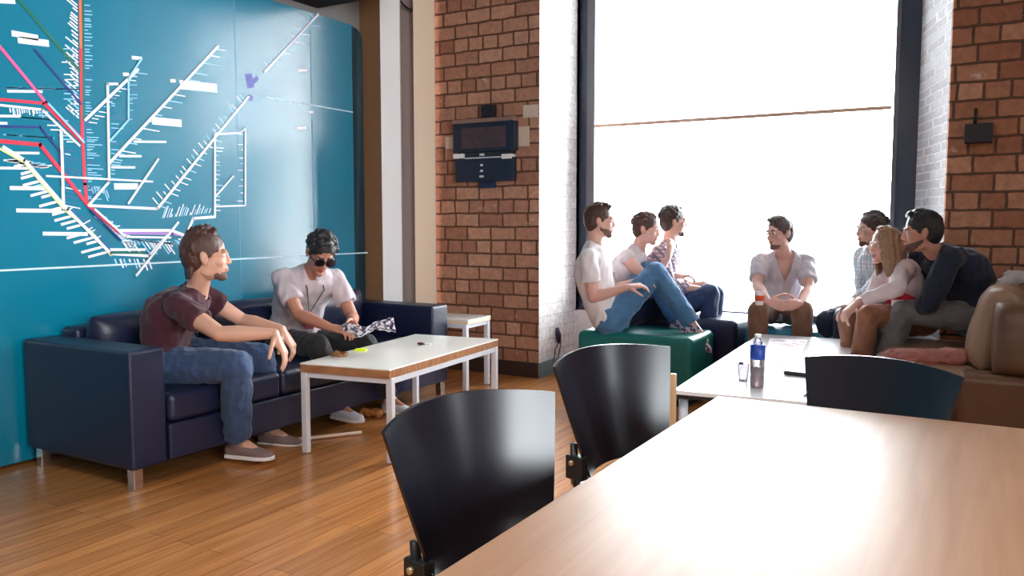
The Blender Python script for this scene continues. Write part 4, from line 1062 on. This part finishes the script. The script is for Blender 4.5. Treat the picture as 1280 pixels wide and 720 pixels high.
# 4: sleeveless white top, arm raised
PE.append(person('p', 'person in a sleeveless white top leaning forward behind the person in white tee', dict(
    pelvis=W(778, 392, 6.46), neck=W(797, 312, 6.42), head=W(808, 287, 6.36), face=cdir(.9, -.35, -.12), face_torso=cdir(.85, -.4), bend=.06, s=.98, vox=.0065,
    skin=skC, skinc=SK3, hairmat=H_br, hair='curly', fem=.5,
    wristR=W(835, 322, 6.2), elbowR=W(814, 350, 6.22), handR=cdir(.2, -.1, .9), palmR=cdir(-.6, .6, 0), curlR=.6,
    wristL=W(845, 345, 6.45), elbowL=W(835, 365, 6.5), handL=cdir(.9, 0, 0), curlL=.5,
    kneeR=W(850, 368, 6.38), ankleR=W(866, 440, 6.36), toeR=cdir(1, 0, 0), kneeL=W(862, 366, 6.52), ankleL=W(876, 440, 6.5), toeL=cdir(1, 0, 0),
    shirt=S_wht, sleeve=0, trousers=J3, shoe=F_dk, loose=.014)))
# 5: plaid shirt
PE.append(person('p', 'person in a plaid shirt and blue jeans sitting on the navy ottoman', dict(
    pelvis=W(828, 388, 6.50), neck=W(836, 308, 6.55), head=W(842, 278, 6.52), face=cdir(1, .05, 0), tilt=0, face_torso=cdir(.9, -.4), bend=.05, s=.98, vox=.0065,
    skin=skC, skinc=SK3, hairmat=H_db, hair='curly', beard=1,
    wristR=W(876, 362, 6.28), elbowR=W(850, 360, 6.3), handR=cdir(.9, 0, -.2), curlR=.8, wristL=W(880, 355, 6.5), elbowL=W(862, 355, 6.55), handL=cdir(.9, -.1, -.3), curlL=.8,
    kneeR=W(872, 364, 6.3), ankleR=W(884, 432, 6.3), toeR=cdir(1, 0, 0), kneeL=W(876, 364, 6.5), ankleL=W(890, 432, 6.5), toeL=cdir(1, 0, 0),
    shirt=S_pld, sleeve=1.6, trousers=J1, shoe=F_dk, loose=.02)))
# 6: centre, v-neck
PE.append(person('p', 'person in a grey v-neck tee and khaki trousers sitting facing the viewer before the window', dict(
    pelvis=W(975, 386, 6.22), neck=W(980, 320, 6.16), head=W(974, 293, 6.10), face=cdir(-.88, -.42, .0), tilt=.08, face_torso=cdir(-.12, -1), bend=.05, s=1.0, vox=.006,
    skin=skC, skinc=SK3, hairmat=H_gy, hair='short', quiff=1, beard=1, vneck=.13,
    wristR=W(960, 377, 5.76), elbowR=W(936, 366, 6.0), handR=cdir(.7, -.3, -.2), palmR=cdir(.3, .8, 0), curlR=.7, thumbR=cdir(0, 0, 1),
    wristL=W(1000, 380, 5.76), elbowL=W(1024, 366, 6.0), handL=cdir(-.8, -.3, -.05), palmL=cdir(0, .8, 0), curlL=.7, thumbL=cdir(0, 0, 1),
    kneeR=W(940, 372, 5.66), ankleR=W(946, 462, 5.80), toeR=cdir(-.2, -1, 0), kneeL=W(1008, 374, 5.66), ankleL=W(1002, 462, 5.80), toeL=cdir(.2, -1, 0),
    shirt=S_off, sleeve=.72, trousers=Kh, shoe=F_dk, loose=.018, wr=.010, longhem=1)))
# 7: curly, behind the girl
PE.append(person('p', 'curly haired person in a pale striped shirt, partly hidden behind long fair hair', dict(
    pelvis=W(1104, 384, 5.86), neck=W(1096, 313, 5.84), head=W(1089, 288, 5.78), face=cdir(-1, -.05, -.02), face_torso=cdir(-.95, -.35), bend=.05, s=.98, vox=.0065,
    skin=skC, skinc=SK3, hairmat=H_db, hair='curly', beard=1,
    wristL=W(1066, 386, 5.5), elbowL=W(1086, 372, 5.62), handL=cdir(-.8, 0, -.4), curlL=.6, wristR=W(1064, 382, 5.75), elbowR=W(1082, 368, 5.95), handR=cdir(-.8, 0, -.4), curlR=.6,
    kneeL=W(1050, 388, 5.62), ankleL=W(1050, 470, 5.68), toeL=cdir(-1, 0, 0), kneeR=W(1046, 386, 5.84), ankleR=W(1046, 465, 5.9), toeR=cdir(-1, 0, 0),
    shirt=S_teal, sleeve=1.6, trousers=J3, shoe=F_dk, loose=.018)))
# 8: girl
PE.append(person('p', 'person with long fair hair in a blush top leaning forward on the tan sofa', dict(
    pelvis=W(1142, 398, 5.12), shL=-Rt * .07, neck=W(1118, 332, 5.14), head=W(1107, 308, 5.10), face=cdir(-.97, -.1, -.03), face_torso=cdir(-.9, -.3, -.2), bend=.06, s=.90, vox=.006, fem=1,
    skin=skC, skinc=SK3, hairmat=H_bl, hair='long',
    wristL=W(1072, 378, 4.92), elbowL=W(1098, 370, 4.86), handL=cdir(-.6, 0, -.5), curlL=.5, wristR=W(1070, 380, 5.1), elbowR=W(1092, 366, 5.25), handR=cdir(-.5, 0, -.7), curlR=.5,
    kneeL=W(1068, 398, 4.95), ankleL=W(1072, 470, 4.95), toeL=cdir(-1, -.2, 0), kneeR=W(1064, 394, 5.15), ankleR=W(1068, 468, 5.15), toeR=cdir(-1, 0, 0),
    shirt=S_pnk, sleeve=1.85, trousers=Pb, shoe=F_br, loose=.014)))
# 9: navy sweater
PE.append(person('p', 'dark haired person in a navy sweater and grey jeans on the tan sofa', dict(
    pelvis=W(1213, 392, 4.90), neck=W(1172, 318, 4.88), head=W(1152, 291, 4.86), shL=-Rt * .10, shR=-Rt * .05, face=cdir(-.92, .35, -.05), face_torso=cdir(-.92, -.15, -.15), bend=.085, s=1.0, vox=.006,
    skin=skD, skinc=SK4, hairmat=H_bk, hair='short', quiff=1, beard=2,
    wristL=W(1136, 396, 5.02), elbowL=W(1160, 404, 4.72), handL=cdir(-.9, .2, -.1), curlL=.6, wristR=W(1128, 398, 5.0), elbowR=W(1150, 385, 5.1), handR=cdir(-.9, 0, -.3), curlR=.6,
    kneeL=W(1120, 400, 4.93), ankleL=W(1100, 470, 4.98), toeL=cdir(-1, 0, 0), kneeR=W(1118, 396, 5.12), ankleR=W(1098, 466, 5.16), toeR=cdir(-1, 0, 0),
    shirt=S_nvy, sleeve=1.93, trousers=Pg, shoe=F_dk, loose=.022)))
for i, q in enumerate(PE):
    print('P', i + 1, 'torso %.2f' % (q['N'] - q['sp'](0)).length, 'pelz %.2f' % q['sp'](0).z, 'kneez', ['%.2f' % q['Kn'][k].z for k in 'LR'], 'ankz', ['%.2f' % q['An'][k].z for k in 'LR'])
# sunglasses of the second person
q = PE[1]; HPq = lambda x, y, z: q['H'] + q['hf'] * x + q['hl'] * y + q['hu'] * z
gl = bpy.data.objects.new('sunglasses', None)
b = NB()
for sd in (1, -1):
    loft(b, [(HPq(.100 - .004 * 0, sd * .034, .004) + q['hf'] * dz, q['hl'], q['hu'], .031, .024) for dz in (-.003, .003)], 22, .7)
lens = fin(b, 'sunglasses', mat('dark_lens', (.008, .008, .012), .1), q['root'], smooth=False, bevel=.001)
for sd in (1, -1):
    b = NB(); tube(b, [HPq(-.02, sd * .085, .008), HPq(.06, sd * .080, .010), HPq(.098, sd * .064, .012)], .0035, 8); fin(b, 'temple_arm', M_blackm, lens, smooth=True)
b = NB(); tube(b, [HPq(.103, -.006, .010), HPq(.104, .006, .010)], .003, 8); fin(b, 'bridge', M_blackm, lens, smooth=True)
# lanyard with a badge
b = NB(); sp, fw, lt, up = q['sp'], q['fw'], q['lt'], q['up']
A_ = sp(.55) + fw * .175; pts = [sp(.97) + lt * .06 - fw * .02 + up * .01, sp(.90) + lt * .055 + fw * .132, A_, sp(.90) - lt * .055 + fw * .132, sp(.97) - lt * .06 - fw * .02 + up * .01]
tube(b, pts, .004, 8); ly = fin(b, 'lanyard', mat('lanyard', (.03, .03, .05), .6), q['root'], smooth=True)
b = NB(); D_ = A_ - V((0, 0, .05)); hexa(b, [D_ + lt * x + fw * y + V((0, 0, z)) for z in (-.045, .045) for x, y in ((-.028, 0), (.028, 0), (.028, .004), (-.028, .004))]); fin(b, 'badge', mat('badge', (.35, .03, .08), .4), ly, bevel=.001)
# newspaper in the hands of the second person
p = W(462, 413, 4.86)
b = NB(); n = 22; vs = {}
ex = cdir(.95, .2, .12); ey = cdir(-.1, .9, -.3); ez = ex.cross(ey)
for i in range(n + 1):
    for j in range(n + 1):
        u, v = i / n - .5, j / n - .5
        w_ = .018 * math.sin(u * 9 + v * 3) + .03 * noise.noise(V((u * 5, v * 5, 2))) + .05 * abs(v)
        vs[i, j] = b.verts.new(p + ex * (u * .30) + ey * (v * .20) + ez * w_)
for i in range(n):
    for j in range(n): b.faces.new((vs[i, j], vs[i + 1, j], vs[i + 1, j + 1], vs[i, j + 1]))
np_ = mat('newsprint', (.5, .47, .52), .8); 
tn = np_.node_tree; tc = nd(tn, 'ShaderNodeTexCoord'); v_ = nd(tn, 'ShaderNodeTexNoise'); v_.inputs['Scale'].default_value = 45; v_.inputs['Detail'].default_value = 2
tn.links.new(tc.outputs['Object'], v_.inputs['Vector']); rp = nd(tn, 'ShaderNodeValToRGB'); rp.color_ramp.elements[0].position = .44; rp.color_ramp.elements[0].color = (.04, .02, .07, 1); rp.color_ramp.elements[1].position = .54; rp.color_ramp.elements[1].color = (.75, .72, .78, 1)
tn.links.new(v_.outputs['Fac'], rp.inputs[0]); tn.links.new(rp.outputs[0], tn.nodes['Principled BSDF'].inputs['Base Color'])
o = fin(b, 'folded_newspaper', np_, smooth=True); sm = o.modifiers.new('t', 'SOLIDIFY'); sm.thickness = .006
tagx(o, 'crumpled black and white newspaper held by the person in sunglasses', 'newspaper')
# red and white cup held by the person in the v-neck
q = PE[5]; p = W(949, 372, 5.60)
cu = empty('paper_cup', p - V((0, 0, .05)), 'small red and white cup held by the person in the v-neck', 'cup')
b = NB(); lathe(b, [(.026, 0), (.034, .09), (.036, .092), (.033, .088), (.024, .004)], n=20); fin(b, 'cup_wall', M_white, cu, smooth=True, world=False)
b = NB(); lathe(b, [(.0300, .03), (.0335, .065), (.0335, .066), (.030, .029)], n=20); fin(b, 'red_band', mat('red_print', (.75, .08, .02), .5), cu, smooth=True, world=False)
# red bag with a white phone by the blush top
q = PE[7]
cloth_blob('red_bag', [(W(1106, 366, 5.02), W(1136, 378, 5.02), .04, .045), (W(1110, 372, 5.02), W(1138, 384, 5.0), .03, .04)], .008, mat('red_cloth', (.75, .02, .06), .6), 'bright red bag in the lap of the long fair haired person', 'bag')
b = NB(); p = W(1122, 379, 4.93); box(b, -.035, .035, -.012, .012, -.02, .02, M=Matrix.Translation(p)); tagx(fin(b, 'white_cup_lid', M_white, bevel=.008), 'small white box resting against the bright red bag', 'box')
